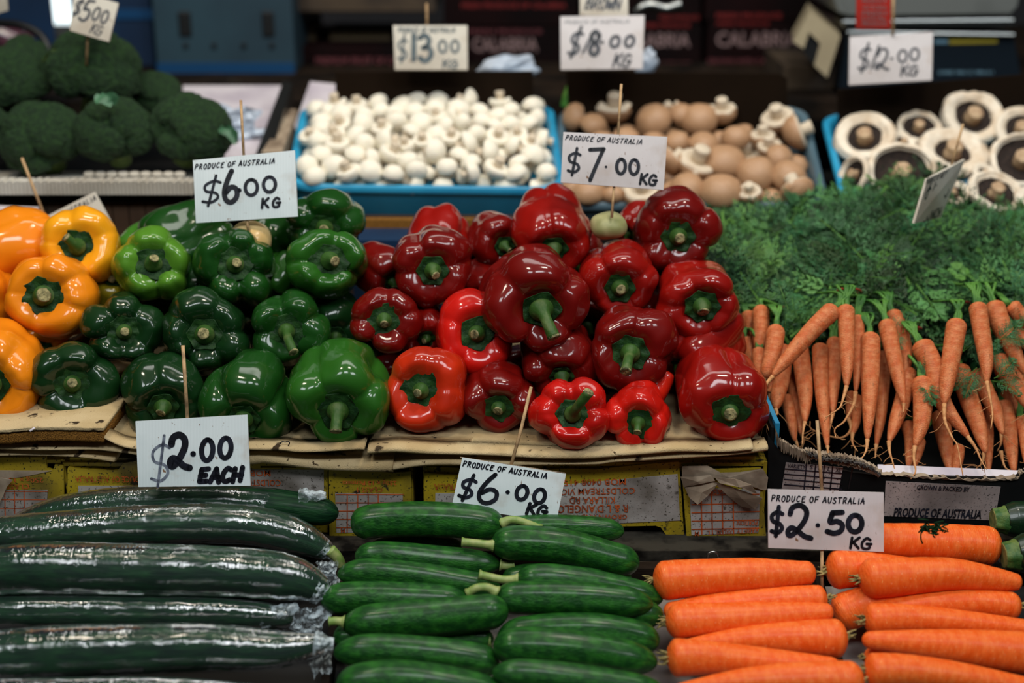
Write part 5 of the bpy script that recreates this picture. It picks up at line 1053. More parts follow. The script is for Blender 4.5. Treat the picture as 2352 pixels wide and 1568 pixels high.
# feathery leaves
def frond_mesh(seed, L=.10):
    rr = random.Random(seed); mb = MB()
    bend = rr.uniform(-.35, .35); sag = rr.uniform(.1, .5)
    C = catmull([(0, 0, 0), (bend * .02, L * .35, .008), (bend * .05, L * .7, .006), (bend * .09, L, -.02 * sag)], 16)
    mb.tube(C, [.0015 * (1 - .7 * i / 15) for i in range(16)], 4)
    def leaflet(p, d, n, l, w_):
        d = d.normalized(); q = d.cross(n).normalized(); mb.add([p, p + d * l * .5 + q * w_, p + d * l - n * l * .12, p + d * l * .5 - q * w_], [(0, 1, 2, 3)])
    for i in range(3, 16, 1 if seed % 2 else 2):
        t = i / 15; p = Vector(C[i]); T = Vector(C[min(i + 1, 15)] - C[i - 1]).normalized()
        pl = (.036 * math.sin(math.pi * min(1, .25 + t * .8)) + .008) * rr.uniform(.75, 1.2)
        for sd in (-1, 1):
            up = Vector((0, 0, 1)) + Vector((rr.uniform(-.5, .5), rr.uniform(-.4, .4), 0)); side = T.cross(up).normalized() * sd
            d = (side + T * rr.uniform(.5, .9) + up * rr.uniform(-.3, .4)).normalized(); e = p + d * pl
            n = d.cross(T).normalized() * (1 if sd > 0 else -1)
            q0 = side * .0004; mb.add([p - q0, p + q0, e], [(0, 1, 2)])
            for k in range(1, 6):
                a = p + d * pl * k / 5.3; ll = .0105 * (1 - k / 8) * rr.uniform(.8, 1.3)
                for s2 in (-1, 1):
                    dd = (d + d.cross(n) * s2 * rr.uniform(.7, 1.1)); leaflet(a, dd, n, ll, ll * .2)
                    leaflet(a + dd.normalized() * ll * .45, (dd + d * .9), n, ll * .7, ll * .17)
            leaflet(e, d, n, .006, .001)
    me = mb.mesh('frond'); me.materials.append(MT['frond']); me.materials.append(MT['frondstem'])
    for p_ in me.polygons: p_.material_index = 1 if p_.index < 62 else 0
    return me
FM = [frond_mesh(i) for i in range(7)]
rr = random.Random(77)
def ytop(px):   # upper silhouette of the greens in the photo
    return np.interp(px, [1640, 1700, 1760, 1840, 1900, 1960, 2040, 2100, 2200, 2260, 2352], [592, 552, 508, 500, 506, 466, 446, 452, 498, 510, 530])
def ybot(px):
    return np.interp(px, [1640, 1690, 1720, 1800, 1900, 1960, 2080, 2130, 2220, 2300, 2352], [640, 690, 720, 790, 690, 700, 730, 780, 730, 700, 700])
def greensY(px, py):
    h = (py - ytop(px)) / max(60, ybot(px) - ytop(px)); return 1.86 - .21 * min(1.2, max(0, h)) + .03 * noise.noise(Vector((px * .01, py * .01, 0)))
bxs = [PY(*z2(b[2]), 1.5).x for b in BUN]
def place_frond(px, py, dY, scl, parent=None, me=None, mb=None, pull=0):
    p = PY(px, py, greensY(px, py) + dY)
    az = rr.uniform(-1.25, 1.25) + (px - 1990) / 900; el = rr.uniform(-.15, .7)
    d = Vector((math.sin(az), math.cos(az) * math.cos(el), math.sin(el) + .18)).normalized()
    if rr.random() < .4: d = Vector((rr.uniform(-1, 1), -.45, rr.uniform(-.7, .3))).normalized()
    n = (Vector((rr.uniform(-.6, .6), -.75, .8))).normalized(); x = d.cross(n).normalized(); n = x.cross(d)
    M = Matrix((x, d, n)).transposed().to_4x4(); M = M @ Matrix.Diagonal((scl, scl, scl, 1)); M.translation = p - d * .05 * scl
    return M
cnt = 0
for k in range(560):
    px = rr.uniform(1640, 2400); u = rr.random(); py = ytop(px) + 12 + u * (ybot(px) - ytop(px) - 10)
    bi = min(range(5), key=lambda i: abs(bxs[i] - PY(px, py, 1.5).x))
    if any(math.hypot(px - a, (py - b) * .8) < c_ for a, b, c_ in ((1950, 676, 50), (1785, 722, 30), (2100, 765, 28))) and rr.random() < .8: continue
    M = place_frond(px, py, rr.uniform(-.03, .02), rr.choice((rr.uniform(.6, 1.05), rr.uniform(.7, 1.0), rr.uniform(1.0, 1.4))))
    o = bpy.data.objects.new('frond', FM[rr.randrange(7)]); COL.objects.link(o); o.parent = roots[bi]; g = rr.choice((.35, .6, .85, 1.1, 1.6, 2.5)); t_ = rr.random()  # g scales the leaf colour, painting in lit and dim fronds at random
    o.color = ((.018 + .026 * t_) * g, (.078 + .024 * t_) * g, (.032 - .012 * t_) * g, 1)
    M.translation -= roots[bi].location; o.matrix_basis = M
# deeper leaves filling the heap (uncountable): one stuff object
acc_v, acc_f = [], []; off = 0
data = []
for f in FM[:4]:
    co = np.array([v.co[:] for v in f.vertices]); data.append((co, [tuple(p.vertices) for p in f.polygons]))
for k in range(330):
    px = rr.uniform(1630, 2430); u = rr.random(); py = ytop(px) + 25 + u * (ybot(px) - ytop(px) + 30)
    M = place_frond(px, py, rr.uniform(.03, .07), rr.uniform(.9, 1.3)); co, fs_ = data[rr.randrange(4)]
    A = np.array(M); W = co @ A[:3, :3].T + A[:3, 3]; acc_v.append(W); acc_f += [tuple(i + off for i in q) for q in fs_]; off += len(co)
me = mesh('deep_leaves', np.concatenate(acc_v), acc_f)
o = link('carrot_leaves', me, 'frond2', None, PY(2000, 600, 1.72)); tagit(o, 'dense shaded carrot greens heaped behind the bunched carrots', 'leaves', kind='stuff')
# a few loose leaf bits lying on the carrots
for (x, y, q) in ((1450, 560, 2), (1660, 480, 3), (1560, 640, 3), (1210, 720, 1), (1640, 600, 3), (1090, 420, 1), (1810, 390, 4), (1650, 700, 3), (470, 330, 0), (420, 300, 0)):
    px, py = z2((x, y))
    for r_ in range(3):
        M = place_frond(px, py, 0, rr.uniform(.22, .4)); M.translation = PY(px + rr.uniform(-8, 8), py + rr.uniform(-8, 8), Ybun(py) - (.05 if q >= 3 else .045)) - roots[q].location
        o = bpy.data.objects.new('frond', FM[rr.randrange(7)]); COL.objects.link(o); o.parent = roots[q]; o.matrix_basis = M; o.color = (.03, .11, .035, 1)

# ---------------------------------------------------------------- produce trays at the back
def tray(name, label, cor, dep, mat, flare=.9, rc=.12, lip=.008, lw=.010):
    """cor: world rim corners BL(back left) BR FR FL"""
    BL, BR, FR, FL = cor; nrm = ((FR - FL).cross(BL - FL)).normalized(); C0 = (BL + BR + FR + FL) / 4
    loop = []
    for (cx, cy, a0) in ((1 - rc, 1 - rc, 0), (rc, 1 - rc, 90), (rc, rc, 180), (1 - rc, rc, 270)):
        for k in range(9):
            a = R(a0 + 90 * k / 8); loop.append((cx + rc * math.cos(a), cy + rc * math.sin(a)))
    def bil(u, v): return (FL * (1 - u) + FR * u) * (1 - v) + (BL * (1 - u) + BR * u) * v
    def ring(scale, d, out=0):
        r_ = []
        for (u, v) in loop:
            p = bil(.5 + (u - .5) * scale, .5 + (v - .5) * scale); o_ = (p - C0); o_ -= nrm * o_.dot(nrm); r_.append(p + o_.normalized() * out - nrm * d)
        return r_
    rings = [ring(1, .010, lw), ring(1, .001, lw + .001), ring(1, -.001, lw * .5), ring(1, .001, 0), ring(.99, .01, -.001), ring(flare + .02, dep - .008), ring(flare - .02, dep - .003), ring(flare * .5, dep - .003), ring(.02, dep - .003)]
    outer = [ring(.02, dep), ring(flare * .5, dep), ring(flare, dep), ring(flare + .04, dep - .006), ring(1, .014, .003), ring(1, .010, lw * .6), ring(1, .010, lw)]
    V = [p for r_ in rings + outer for p in r_]; o = link(name, mesh(name, V, grid_faces(len(rings + outer), len(loop), flip=True)), mat, None, C0 - nrm * dep)
    tagit(o, label, 'tray'); return bil, nrm
YT = 1.90
T1 = tray('produce_tray', 'bright cyan plastic tray heaped with white mushrooms', [PY(706, 244, 2.13), PY(1256, 240, 2.13), PY(1284, 428, YT), PY(672, 420, YT)], .075, 'traycyan', .93)
T2 = tray('produce_tray', 'slate grey plastic tray with brown mushrooms', [PY(1300, 248, 2.13), PY(1838, 246, 2.13), PY(1888, 462, YT - .01), PY(1284, 462, YT - .01)], .07, 'traygrey', .93)
T3 = tray('produce_tray', 'cyan plastic tray with open portobello mushrooms at the right edge', [PY(1900, 262, 2.11), PY(2520, 262, 2.11), PY(2560, 486, 1.86), PY(1958, 486, 1.86)], .06, 'traycyan', .93)
# dark boards behind the trays
def board(label, pts, Y, mat, th=.006, name='divider_board', cat='board', zdown=None):
    P = [PY(x, y, Y) for x, y in pts]; a = sum((P[i].x * P[(i + 1) % len(P)].z - P[(i + 1) % len(P)].x * P[i].z) for i in range(len(P)))
    if a < 0: P = P[::-1]
    mb = MB(); mb.prism(P, Vector((0, th, 0))); c = sum(P, Vector()) / len(P)
    o = link(name, mb.mesh(name), mat, None, c, smooth=False); return tagit(o, label, cat, 'dark brown divider boards behind the trays' if name == 'divider_board' else None)
board('dark brown board standing behind the white mushrooms', [(770, 166), (1224, 164), (1226, 420), (772, 420)], 2.10, 'brownpanel')
board('dark brown board standing behind the brown mushrooms', [(1300, 164), (1790, 170), (1808, 180), (1812, 430), (1316, 430)], 2.10, 'brownpanel')
board('dark brown board standing behind the portobello mushrooms', [(1924, 206), (2130, 190), (2400, 168), (2420, 440), (1934, 440)], 2.085, 'brownpanel')

# mushrooms
def rev(prof, seg=20, wv=0, seed=0):
    V = [(r_ * math.cos(a) * (1 + wv * noise.noise(Vector((math.cos(a) * 1.5, math.sin(a) * 1.5, seed + z * 20)))), r_ * math.sin(a) * (1 + wv * noise.noise(Vector((math.cos(a) * 1.5, math.sin(a) * 1.5, seed + 5)))), z) for r_, z in prof for a in np.linspace(0, 2 * math.pi, seg, endpoint=False)]
    return V, grid_faces(len(prof), seg, flip=True)
def mush_cap(seed):
    p = catmull([(0, .62, 0), (.45, .56, 0), (.82, .3, 0), (.98, -.05, 0), (.9, -.3, 0), (.66, -.36, 0), (.4, -.24, 0), (0, -.2, 0)], 20)[:, :2]
    V, Fc = rev([(max(a, 1e-4), b) for a, b in p], 24, .12, seed); me = mesh('mushroom_cap', V, Fc); me.shade_smooth()
    for p_ in me.polygons: p_.material_index = 1 if (p_.normal.z < -.55 and p_.center.z < -.1) or p_.index > 24 * 15 else 0
    return me
def mush_stem(seed):
    V, Fc = rev([(1e-4, -.15), (.36, -.18), (.33, -.5), (.37, -.8), (.38, -.92), (.33, -.97), (1e-4, -.98)], 16, .1, seed); me = mesh('mushroom_stem', V, Fc); me.shade_smooth(); return me
CAPS = [mush_cap(i) for i in range(4)]; STEMS = [mush_stem(i) for i in range(3)]
CAPW = [m.copy() for m in CAPS]; CAPB = [m.copy() for m in CAPS]
for m in CAPW: m.materials.append(MT['mushwhite']); m.materials.append(MT['mushwhite'])
for m in CAPB: m.materials.append(MT['mushbrown']); m.materials.append(MT['mushstem'])
for m in STEMS: m.materials.append(MT['mushstem'])
def mushroom(p, r, axis, label, group, brown, seed, stem=True):
    q = Vector((0, 0, 1)).rotation_difference(axis.normalized())
    root = thing('mushroom', label, 'mushroom', p, group, q)
    c = bpy.data.objects.new('cap', (CAPB if brown else CAPW)[seed % 4]); COL.objects.link(c); c.parent = root; c.scale = (r, r * (1 - .06 * (seed % 3)), r * (1 + .06 * (seed % 4)))
    if stem:
        s = bpy.data.objects.new('stem', STEMS[seed % 3]); COL.objects.link(s); s.parent = root; s.scale = (r, r, r)
    return root
rr = random.Random(31)
def scatter(T, n, r0, r1, hfun, umin, umax, vmin, vmax, dmin, tries=9000):
    bil, nrm = T; out = []
    for _ in range(tries):
        u, v = rr.uniform(umin, umax), rr.uniform(vmin, vmax); r_ = rr.uniform(r0, r1); p = bil(u, v) + nrm * hfun(u, v)
        if all((p - q).length > (r_ + s) * dmin for q, s in out): out.append((p, r_))
        if len(out) >= n: break
    return out
hm = lambda u, v: .004 + .022 * math.sin(math.pi * u) ** .5 * math.sin(math.pi * min(1, v * .75 + .06)) ** .8
def raxis(bias=.5):
    z = rr.random()
    if z < bias: return Vector((rr.uniform(-.6, .6), rr.uniform(-.7, .3), 1))
    if z < .85: return Vector((rr.uniform(-1, 1), rr.uniform(-1, .2), rr.uniform(-.3, .5)))
    return Vector((rr.uniform(-.5, .5), rr.uniform(0, .6), -1))
for lay, (dz, dm, n) in enumerate(((0, .76, 178), (-.022, .84, 115))):
    for k, (p, r_) in enumerate(scatter(T1, n, .0145, .0195, lambda u, v: hm(u, v) + dz, .04, .96, .03, .90, dm)):
        mushroom(p, r_, raxis(), 'small white button mushroom in the heap on the cyan tray' if lay == 0 else 'small white button mushroom under the top layer of the cyan tray heap', 'white button mushrooms' if lay == 0 else 'lower white button mushrooms', False, k)
pm = PY(820, 245, 2.075); mushroom(pm, .017, Vector((.05, .1, -1)), 'white mushroom turned upside down, stem standing up against the board', 'white button mushrooms', False, 1)
BM = [ # cx, cy, width px, axis(x,y(toward back),z), label
 (1316, 268, 62, (-.7, -.3, .3), 'brown mushroom at the far back corner beside the leek leaf, cap turned away'), (1365, 285, 60, (.3, -.6, 1), 'brown mushroom lying cap up in the back row, second from the tray corner'), (1410, 252, 76, (0, .35, -1), 'brown mushroom upside down in the back row with pale underside'),
 (1500, 276, 82, (-.5, -.5, .8), 'oval brown mushroom tilted in the back row right of the stick'), (1545, 250, 44, (.6, .4, -.5), 'pale stem end of a brown mushroom at the back'), (1567, 262, 62, (.2, -.4, 1), 'brown mushroom half behind the largest standing one'),
 (1606, 272, 80, (-.1, -.6, .9), 'largest smooth brown mushroom standing tall in the back row'), (1658, 258, 66, (.1, .3, -1), 'brown mushroom with its stem pointing up beside the largest one'), (1552, 326, 60, (-.4, -.5, .7), 'brown mushroom in shade below the back row'),
 (1618, 330, 68, (.2, -.3, 1), 'brown mushroom below the largest one, cap up'), (1690, 315, 62, (-.1, -.7, .8), 'round brown mushroom centre right of the heap'), (1752, 318, 58, (.1, .2, -1), 'brown mushroom with white stem up near the centre right'), (1787, 275, 72, (.3, .4, -.9), 'brown mushroom with cream stem up at the back right'),
 (1826, 305, 78, (-.8, .1, -.35), 'brown mushroom on its side with stem pointing right over the rim'), (1768, 342, 60, (.2, .3, -1), 'brown mushroom with pale stem stub up, below the back right ones'), (1792, 362, 64, (.5, -.4, .6), 'pinkish brown mushroom tilted to the right rim'),
 (1600, 378, 90, (-.2, .35, -.8), 'brown mushroom showing its white underside behind the price sign edge'), (1665, 372, 104, (.1, -.1, .9), 'broad open brown mushroom with creased pale gills in the centre'), (1735, 398, 86, (-.3, -.6, .7), 'brown mushroom with a dark sooty patch'), (1812, 404, 82, (.2, -.5, 1), 'glossy tan mushroom at the right side of the tray'),
 (1832, 440, 82, (.3, -.6, -.6), 'mushroom at the front right corner with open white underside'), (1580, 428, 74, (.0, -.5, 1), 'tan mushroom at the front rim next to the price sign'), (1656, 438, 94, (0, -.4, 1), 'wide oval tan mushroom at the front rim'), (1722, 446, 58, (.2, .4, -.8), 'small pale mushroom at the front rim between two tan ones'),
 (1540, 370, 66, (-.7, -.2, -.5), 'white undersided mushroom just right of the price sign'), (1352, 438, 78, (0, -.4, 1), 'tan mushroom at the front rim below the $7.00 sign'), (1408, 446, 46, (0, -.5, .8), 'small pale mushroom beside the stick under the sign'), (1476, 446, 84, (.1, .4, -.9), 'tan mushroom with open underside next to the red pepper top'),
 (1310, 430, 50, (-.5, -.4, .5), 'pale mushroom in the front corner beside the cyan tray'), (1440, 320, 66, (.2, -.5, .9), 'brown mushroom behind the $7.00 sign beside the stick'), (1380, 330, 66, (-.2, -.5, .9), 'brown mushroom hidden mostly behind the $7.00 sign'), (1500, 330, 62, (-.3, -.5, .9), 'brown mushroom in the shaded middle behind the sign corner'),
]
def trayY(py, f=1.89, b=2.12, y0=460, y1=248): return f + (y0 - py) / (y0 - y1) * (b - f)
for k, (cx, cy, w_, ax, lab) in enumerate(BM):
    Y = trayY(cy + 14); p = PY(cx, cy, Y); mushroom(p, w_ * sc(cx, cy, Y) / 2 * 1.1, Vector(ax), lab, 'brown mushrooms', True, k)
for k, (p, r_) in enumerate(scatter(T2, 46, .020, .026, lambda u, v: -.022, .07, .93, .06, .86, .95)):
    mushroom(p, r_, raxis(.7), 'brown mushroom in the shaded lower layer of the grey tray', 'lower brown mushrooms', True, k)
# portobello
def porto(cx, cy, w_, ax, lab, k, asp=1, open_=.62):
    Y = trayY(cy + 20, 1.86, 2.1, 486, 262); c = PY(cx, cy, Y); r_ = w_ * sc(cx, cy, Y) / 2
    q = Vector((0, 0, 1)).rotation_difference(Vector(ax).normalized()); root = thing('portobello_mushroom', lab, 'mushroom', c, 'open portobello mushrooms', q)
    o1 = open_
    p = catmull([(0, -.42, 0), (.5, -.38, 0), (.85, -.2, 0), (1.0, .06, 0), (.96, .22, 0), (.84, .27, 0), (o1 + .12, .20, 0), (o1 + .02, .12, 0), (o1 + .03, .05, 0)], 30)[:, :2]
    V, Fc = rev([(max(a, 1e-4), b) for a, b in p], 44, .10, k); Fc = [f[::-1] for f in Fc]
    V = [Vector((x, y, z + .06 * noise.noise(Vector((x * 2.5, y * 2.5, k))) + .05 * noise.noise(Vector((x * 7, y * 7, k))) * (1 if z > .1 else 0))) * r_ for x, y, z in V]
    link('cap', mesh('portobello_cap', V, Fc), 'porto', root, world=False)
    V = []; n = 72
    for i in range(6):
        f = [1.0, .8, .6, .4, .25, .05][i]
        for j in range(n * 2):
            a = math.pi * j / n; z = .08 - .20 * math.sin(math.pi * f) * .6 + (.022 if j % 2 else 0) * (1 if f > .2 else 0); V.append(Vector(((o1 + .06) * f * math.cos(a), (o1 + .06) * f * math.sin(a), z)) * r_)
    link('gills', mesh('gills', V, grid_faces(6, n * 2)), 'gill', root, world=False)
    V, Fc = rev([(1e-4, .0), (.30, -.02), (.22, .12), (.21, .26), (.25, .36), (.21, .42), (.08, .40), (1e-4, .405)], 24, .15, k + 9); Fc = [f[::-1] for f in Fc]
    link('stem', mesh('portobello_stem', [Vector(v) * r_ for v in V], Fc), 'portostem', root, world=False)
PB = [(1986, 320, 138, (-.25, -.62, .75), 'portobello at the left back with a torn dark gill opening', .55), (2110, 296, 100, (-.1, -.5, .8), 'small portobello behind with a brown stem', .72), (2232, 272, 146, (.05, -.72, .66), 'largest portobello high at the back with a broad cut stem', .56),
      (2346, 300, 120, (-.2, -.7, .7), 'portobello at the back cut by the right photo edge', .6), (2072, 330, 66, (.3, -.5, .7), 'little portobello cup wedged in the middle', .5), (2186, 356, 160, (.05, -.45, .85), 'wide portobello behind the small $4.00 sign, rim folded in', .5),
      (2068, 402, 160, (-.05, -.75, .62), 'portobello facing forward with dark gills and thick stem, touching the leaves', .78), (1964, 402, 90, (-.8, -.4, .35), 'portobello on its edge against the cyan tray side', .7), (2346, 372, 148, (-.15, -.7, .66), 'portobello with a black opening at the right photo edge', .76),
      (2285, 446, 132, (.1, -.5, .8), 'portobello at the front rim with a brown stem', .66), (2190, 446, 70, (-.3, -.5, .7), 'portobello mostly hidden behind the small $4.00 sign', .5), (2368, 462, 80, (.1, -.5, .8), 'pale portobello piece at the front right corner', .4), (2260, 400, 60, (.2, -.5, .7), 'small portobello in shade between the big ones', .5)]
for k, (cx, cy, w_, ax, lab, op) in enumerate(PB): porto(cx, cy, w_, ax, lab, k, open_=op)

# ---------------------------------------------------------------- broccoli
def broc_mesh(seed):
    import bmesh
    bm = bmesh.new(); bmesh.ops.create_icosphere(bm, subdivisions=6, radius=1); rr = random.Random(seed)
    cs = []
    for _ in range(26):
        a = rr.uniform(0, 6.28); z = rr.uniform(-.35, 1); q = math.sqrt(1 - z * z); cs.append((np.array((q * math.cos(a), q * math.sin(a), z)), rr.uniform(.9, 1.12)))
    Cn = np.array([c for c, _ in cs]); Ck = np.array([k for _, k in cs])
    for v in bm.verts:
        p = np.array(v.co); d = np.linalg.norm(Cn - p, axis=1) / Ck; m = d.min()
        k = .82 + .25 * max(0, 1 - (m / .55) ** 2) ** .5
        q = Vector(v.co); k *= 1 + .05 * (.5 - noise.voronoi(q * 8)[0][0]) + .05 * (.5 - noise.voronoi(q * 20)[0][0])
        v.co = q * k
        if v.co.z < -.3: v.co.z = -.3 + (v.co.z + .3) * .35; v.co.x *= .9; v.co.y *= .9
    me = bpy.data.meshes.new('broccoli_crown'); bm.to_mesh(me); bm.free(); me.materials.append(MT['broc']); me.shade_smooth(); return me
BMESH = [broc_mesh(i) for i in range(3)]
mb = MB(); mb.tube([(0, 0, -.25), (.02, 0, -.6), (0, .03, -.95)], [.34, .28, .30], 16)
for a in range(6): mb.tube([(0, 0, -.5), (.3 * math.cos(a), .3 * math.sin(a), -.3), (.6 * math.cos(a), .6 * math.sin(a), 0)], [.14, .13, .12], 8)
BST = mb.mesh('broccoli_stalk'); BST.materials.append(MT['brocstalk']); BST.shade_smooth()
BR = [(48, 190, 178, 2.02, (-.2, -.1, 1), 'broccoli head at the left edge, second row, below the dark produce'), (215, 168, 206, 2.0, (.1, -.2, 1), 'biggest broccoli head on top under the $5.00 sign'), (60, 128, 96, 2.05, (0, 0, 1), 'broccoli head peeking out highest at the left'), (358, 228, 126, 2.04, (.3, 0, 1), 'smaller broccoli head behind, third from the left on top'),
      (98, 322, 180, 1.91, (-.1, -.5, 1), 'dark bluish broccoli head at the front left'), (264, 308, 168, 1.9, (0, -.4, 1), 'broccoli head in front centre with a small leaf on its top'), (438, 304, 178, 1.92, (.3, -.3, 1), 'brighter green broccoli head at the front right with a drooping leaf'), (-22, 290, 90, 1.93, (-.3, 0, 1), 'broccoli head cut by the left photo edge')]
for k, (cx, cy, w_, Y, ax, lab) in enumerate(BR):
    c = PY(cx, cy, Y); r_ = w_ * sc(cx, cy, Y) / 2 * 1.02
    root = thing('broccoli', lab, 'broccoli', c, 'broccoli heads on the white tray', Vector((0, 0, 1)).rotation_difference(Vector(ax).normalized()) @ Matrix.Rotation(k * 1.3, 3, 'Z').to_quaternion())
    for nm, me in (('crown', BMESH[k % 3]), ('stalk', BST)):
        o = bpy.data.objects.new(nm, me); COL.objects.link(o); o.parent = root; o.scale = (r_, r_, r_ * .94)
def leaf(root_i, pts, wid, mat='brocleaf'):
    root = [o for o in bpy.data.objects if o.get('label') == BR[root_i][5]][0]
    C = catmull([PY(*p) for p in pts], 12); V = []; inv = root.rotation_quaternion.to_matrix().inverted()
    for i, c in enumerate(C):
        t = i / 11; w_ = wid * math.sin(math.pi * min(.97, .08 + t * .92)) ** .7
        for j in range(7):
            u = j / 6 - .5; V.append(inv @ (Vector(c) + Vector((u * w_, -abs(u) * .010, u * w_ * .3 + .002 * math.sin(j * 2 + i))) - root.location))
    link('leaf', mesh('leaf', V, grid_faces(12, 7, False)), mat, root, world=False)
leaf(5, [(232, 214, 1.86), (250, 226, 1.85), (262, 240, 1.85)], .03); leaf(6, [(505, 290, 1.9), (528, 300, 1.89), (545, 328, 1.885)], .02); leaf(0, [(104, 140, 1.98), (116, 128, 1.98), (128, 112, 1.98)], .018, 'brocstalk')
# polystyrene tray with holes, black support under it, slatted crate
pt = thing('polystyrene_tray', 'white polystyrene tray with round drain holes under the broccoli', 'tray', PY(200, 420, 1.88))
a = PY(-140, 416, 1.84); b = PY(446, 416, 1.84); c = PY(-140, 432, 1.84)
mb = MB(); V = [PY(-140, 418, 1.84), PY(446, 420, 1.84), PY(480, 330, 2.12) - Vector((0, 0, .02)), PY(-100, 330, 2.12) - Vector((0, 0, .02))]; mb.prism(V, Vector((0, 0, -.012))); link('tray_base', mb.mesh('tray_base'), 'poly', pt, smooth=False)
mb = MB(); 
for x in range(-120, 446, 9):
    p = PY(x, 416, 1.838); j = math.sin(x * .31) * .0012; mb.box(p.x - .0029, p.x + .0029, 1.832, 1.85, p.z - .017, p.z + .001 + j)
link('front_rim', mb.mesh('front_rim'), 'poly', pt, smooth=False)
mb = MB()
for k in range(9):
    p = PY(205 + k * 26, 402, 1.862); V, Fc = rev([(.0065, 0), (.0075, .004), (.0055, .006), (.003, .001), (1e-4, .0)], 14); mb.add([Vector(v) + p - Vector((0, 0, .002)) for v in V], Fc)
link('drain_bumps', mb.mesh('drain_bumps'), 'poly', pt)
mb = MB(); p0 = PY(-140, 440, 1.85); p1 = PY(440, 462, 1.85); mb.box(p0.x, p1.x, 1.846, 2.2, PY(0, 462, 1.85).z, PY(0, 433, 1.85).z)
o = link('black_crate', mb.mesh('black_crate'), 'black', None, ((p0.x + p1.x) / 2, 2.0, PY(0, 462, 1.85).z), smooth=False); tagit(o, 'flat black crate under the polystyrene broccoli tray', 'crate')
mb = MB(); P = [PY(x, y, 1.80) for x, y in ((-30, 480), (80, 484), (60, 520), (-30, 520))]; mb.prism(P[::-1], Vector((0, .02, 0))); o = link('plastic_sheet', mb.mesh('plastic_sheet'), 'paper', None, P[0], smooth=False); tagit(o, 'pale grey plastic sheet behind the yellow peppers at the left edge', 'sheet')

def box_obj(name, label, cat, x0, x1, y0, y1, z0, z1, mat, group=None, bev=.0):
    c = Vector(((x0 + x1) / 2, (y0 + y1) / 2, z0)); mb = MB(); mb.box(x0, x1, y0, y1, z0, z1); o = link(name, mb.mesh(name), mat, None, c, smooth=False)
    if bev: m = o.modifiers.new('bevel', 'BEVEL'); m.width = bev; m.segments = 3
    return tagit(o, label, cat, group)
# slatted crates carrying the back trays
def crate(label, x0, x1, y0, y1, z0, z1, mat, n=6, vert=False):
    root = thing('slatted_crate', label, 'crate', ((x0 + x1) / 2, (y0 + y1) / 2, z0), 'crates carrying the back row of trays')
    h = (z1 - z0)
    if vert:
        k = int((x1 - x0) / .022)
        for i in range(k):
            mb = MB(); mb.box(x0 + i * (x1 - x0) / k, x0 + (i + .93) * (x1 - x0) / k, y0, y0 + .006, z0, z1); link('slat', mb.mesh('slat'), mat, root, smooth=False)
        mb = MB(); mb.box(x0, x1, y0 + .007, y0 + .012, z0, z1); link('backing', mb.mesh('backing'), mat, root, smooth=False)
    else:
        for i in range(n):
            mb = MB(); mb.box(x0, x1, y0, y0 + .008, z0 + i * h / n + .002, z0 + (i + .9) * h / n); link('slat', mb.mesh('slat'), mat, root, smooth=False)
    mb = MB()
    for x in (x0, x1 - .012): mb.box(x, x + .012, y0 + .012, y1, z0, z1)
    mb.box(x0, x1, y1 - .01, y1, z0, z1); mb.box(x0, x1, y0 + .012, y1, z1 - .008, z1 - .001)
    link('crate_sides', mb.mesh('crate_sides'), mat, root, smooth=False); return root
zc = PY(0, 463, 1.86).z
crate('brown crate with narrow upright slats under the black crate at left', PY(-160, 480, 1.85).x, PY(446, 480, 1.85).x, 1.855, 2.2, ZB, zc, 'slatwood', vert=True)
zt1 = PY(1000, 497, 1.90).z
crate('brown slatted crate carrying the cyan mushroom tray', PY(668, 500, 1.9).x, PY(1284, 500, 1.9).x, 1.88, 2.2, ZB, zt1, 'slatwood', n=5)
mb = MB(); a = PY(820, 515, 1.872); b = PY(1180, 515, 1.872); mb.box(a.x, b.x, 1.866, 1.878, PY(900, 524, 1.872).z, PY(900, 502, 1.872).z); o = link('yellow_rail', mb.mesh('yellow_rail'), 'sponge', None, (a + b) / 2, smooth=False); tagit(o, 'ochre cardboard strip along the crate edge below the cyan tray', 'strip')
mb = MB(); mb.box(a.x, b.x, 1.862, 1.878, PY(900, 546, 1.872).z, PY(900, 532, 1.872).z); o = link('brown_rail', mb.mesh('brown_rail'), 'cardraw', None, (a + b) / 2 - Vector((0, 0, .02)), smooth=False); tagit(o, 'dull brown cardboard strip just below the ochre one', 'strip')
box_obj('blue_crate', 'blue plastic crate glimpsed in the gap behind the green and red peppers', 'crate', a.x, b.x, 1.80, 1.86, ZB, PY(900, 552, 1.80).z, 'bluedark')
crate('dark crate carrying the grey tray of brown mushrooms', PY(1290, 500, 1.9).x, PY(1886, 500, 1.9).x, 1.885, 2.2, ZB, PY(1600, 500, 1.9).z, 'black', n=5)
crate('dark crate carrying the portobello tray', PY(1905, 520, 1.88).x, PY(2560, 520, 1.88).x, 1.86, 2.2, ZB, PY(2300, 520, 1.87).z, 'black', n=5)
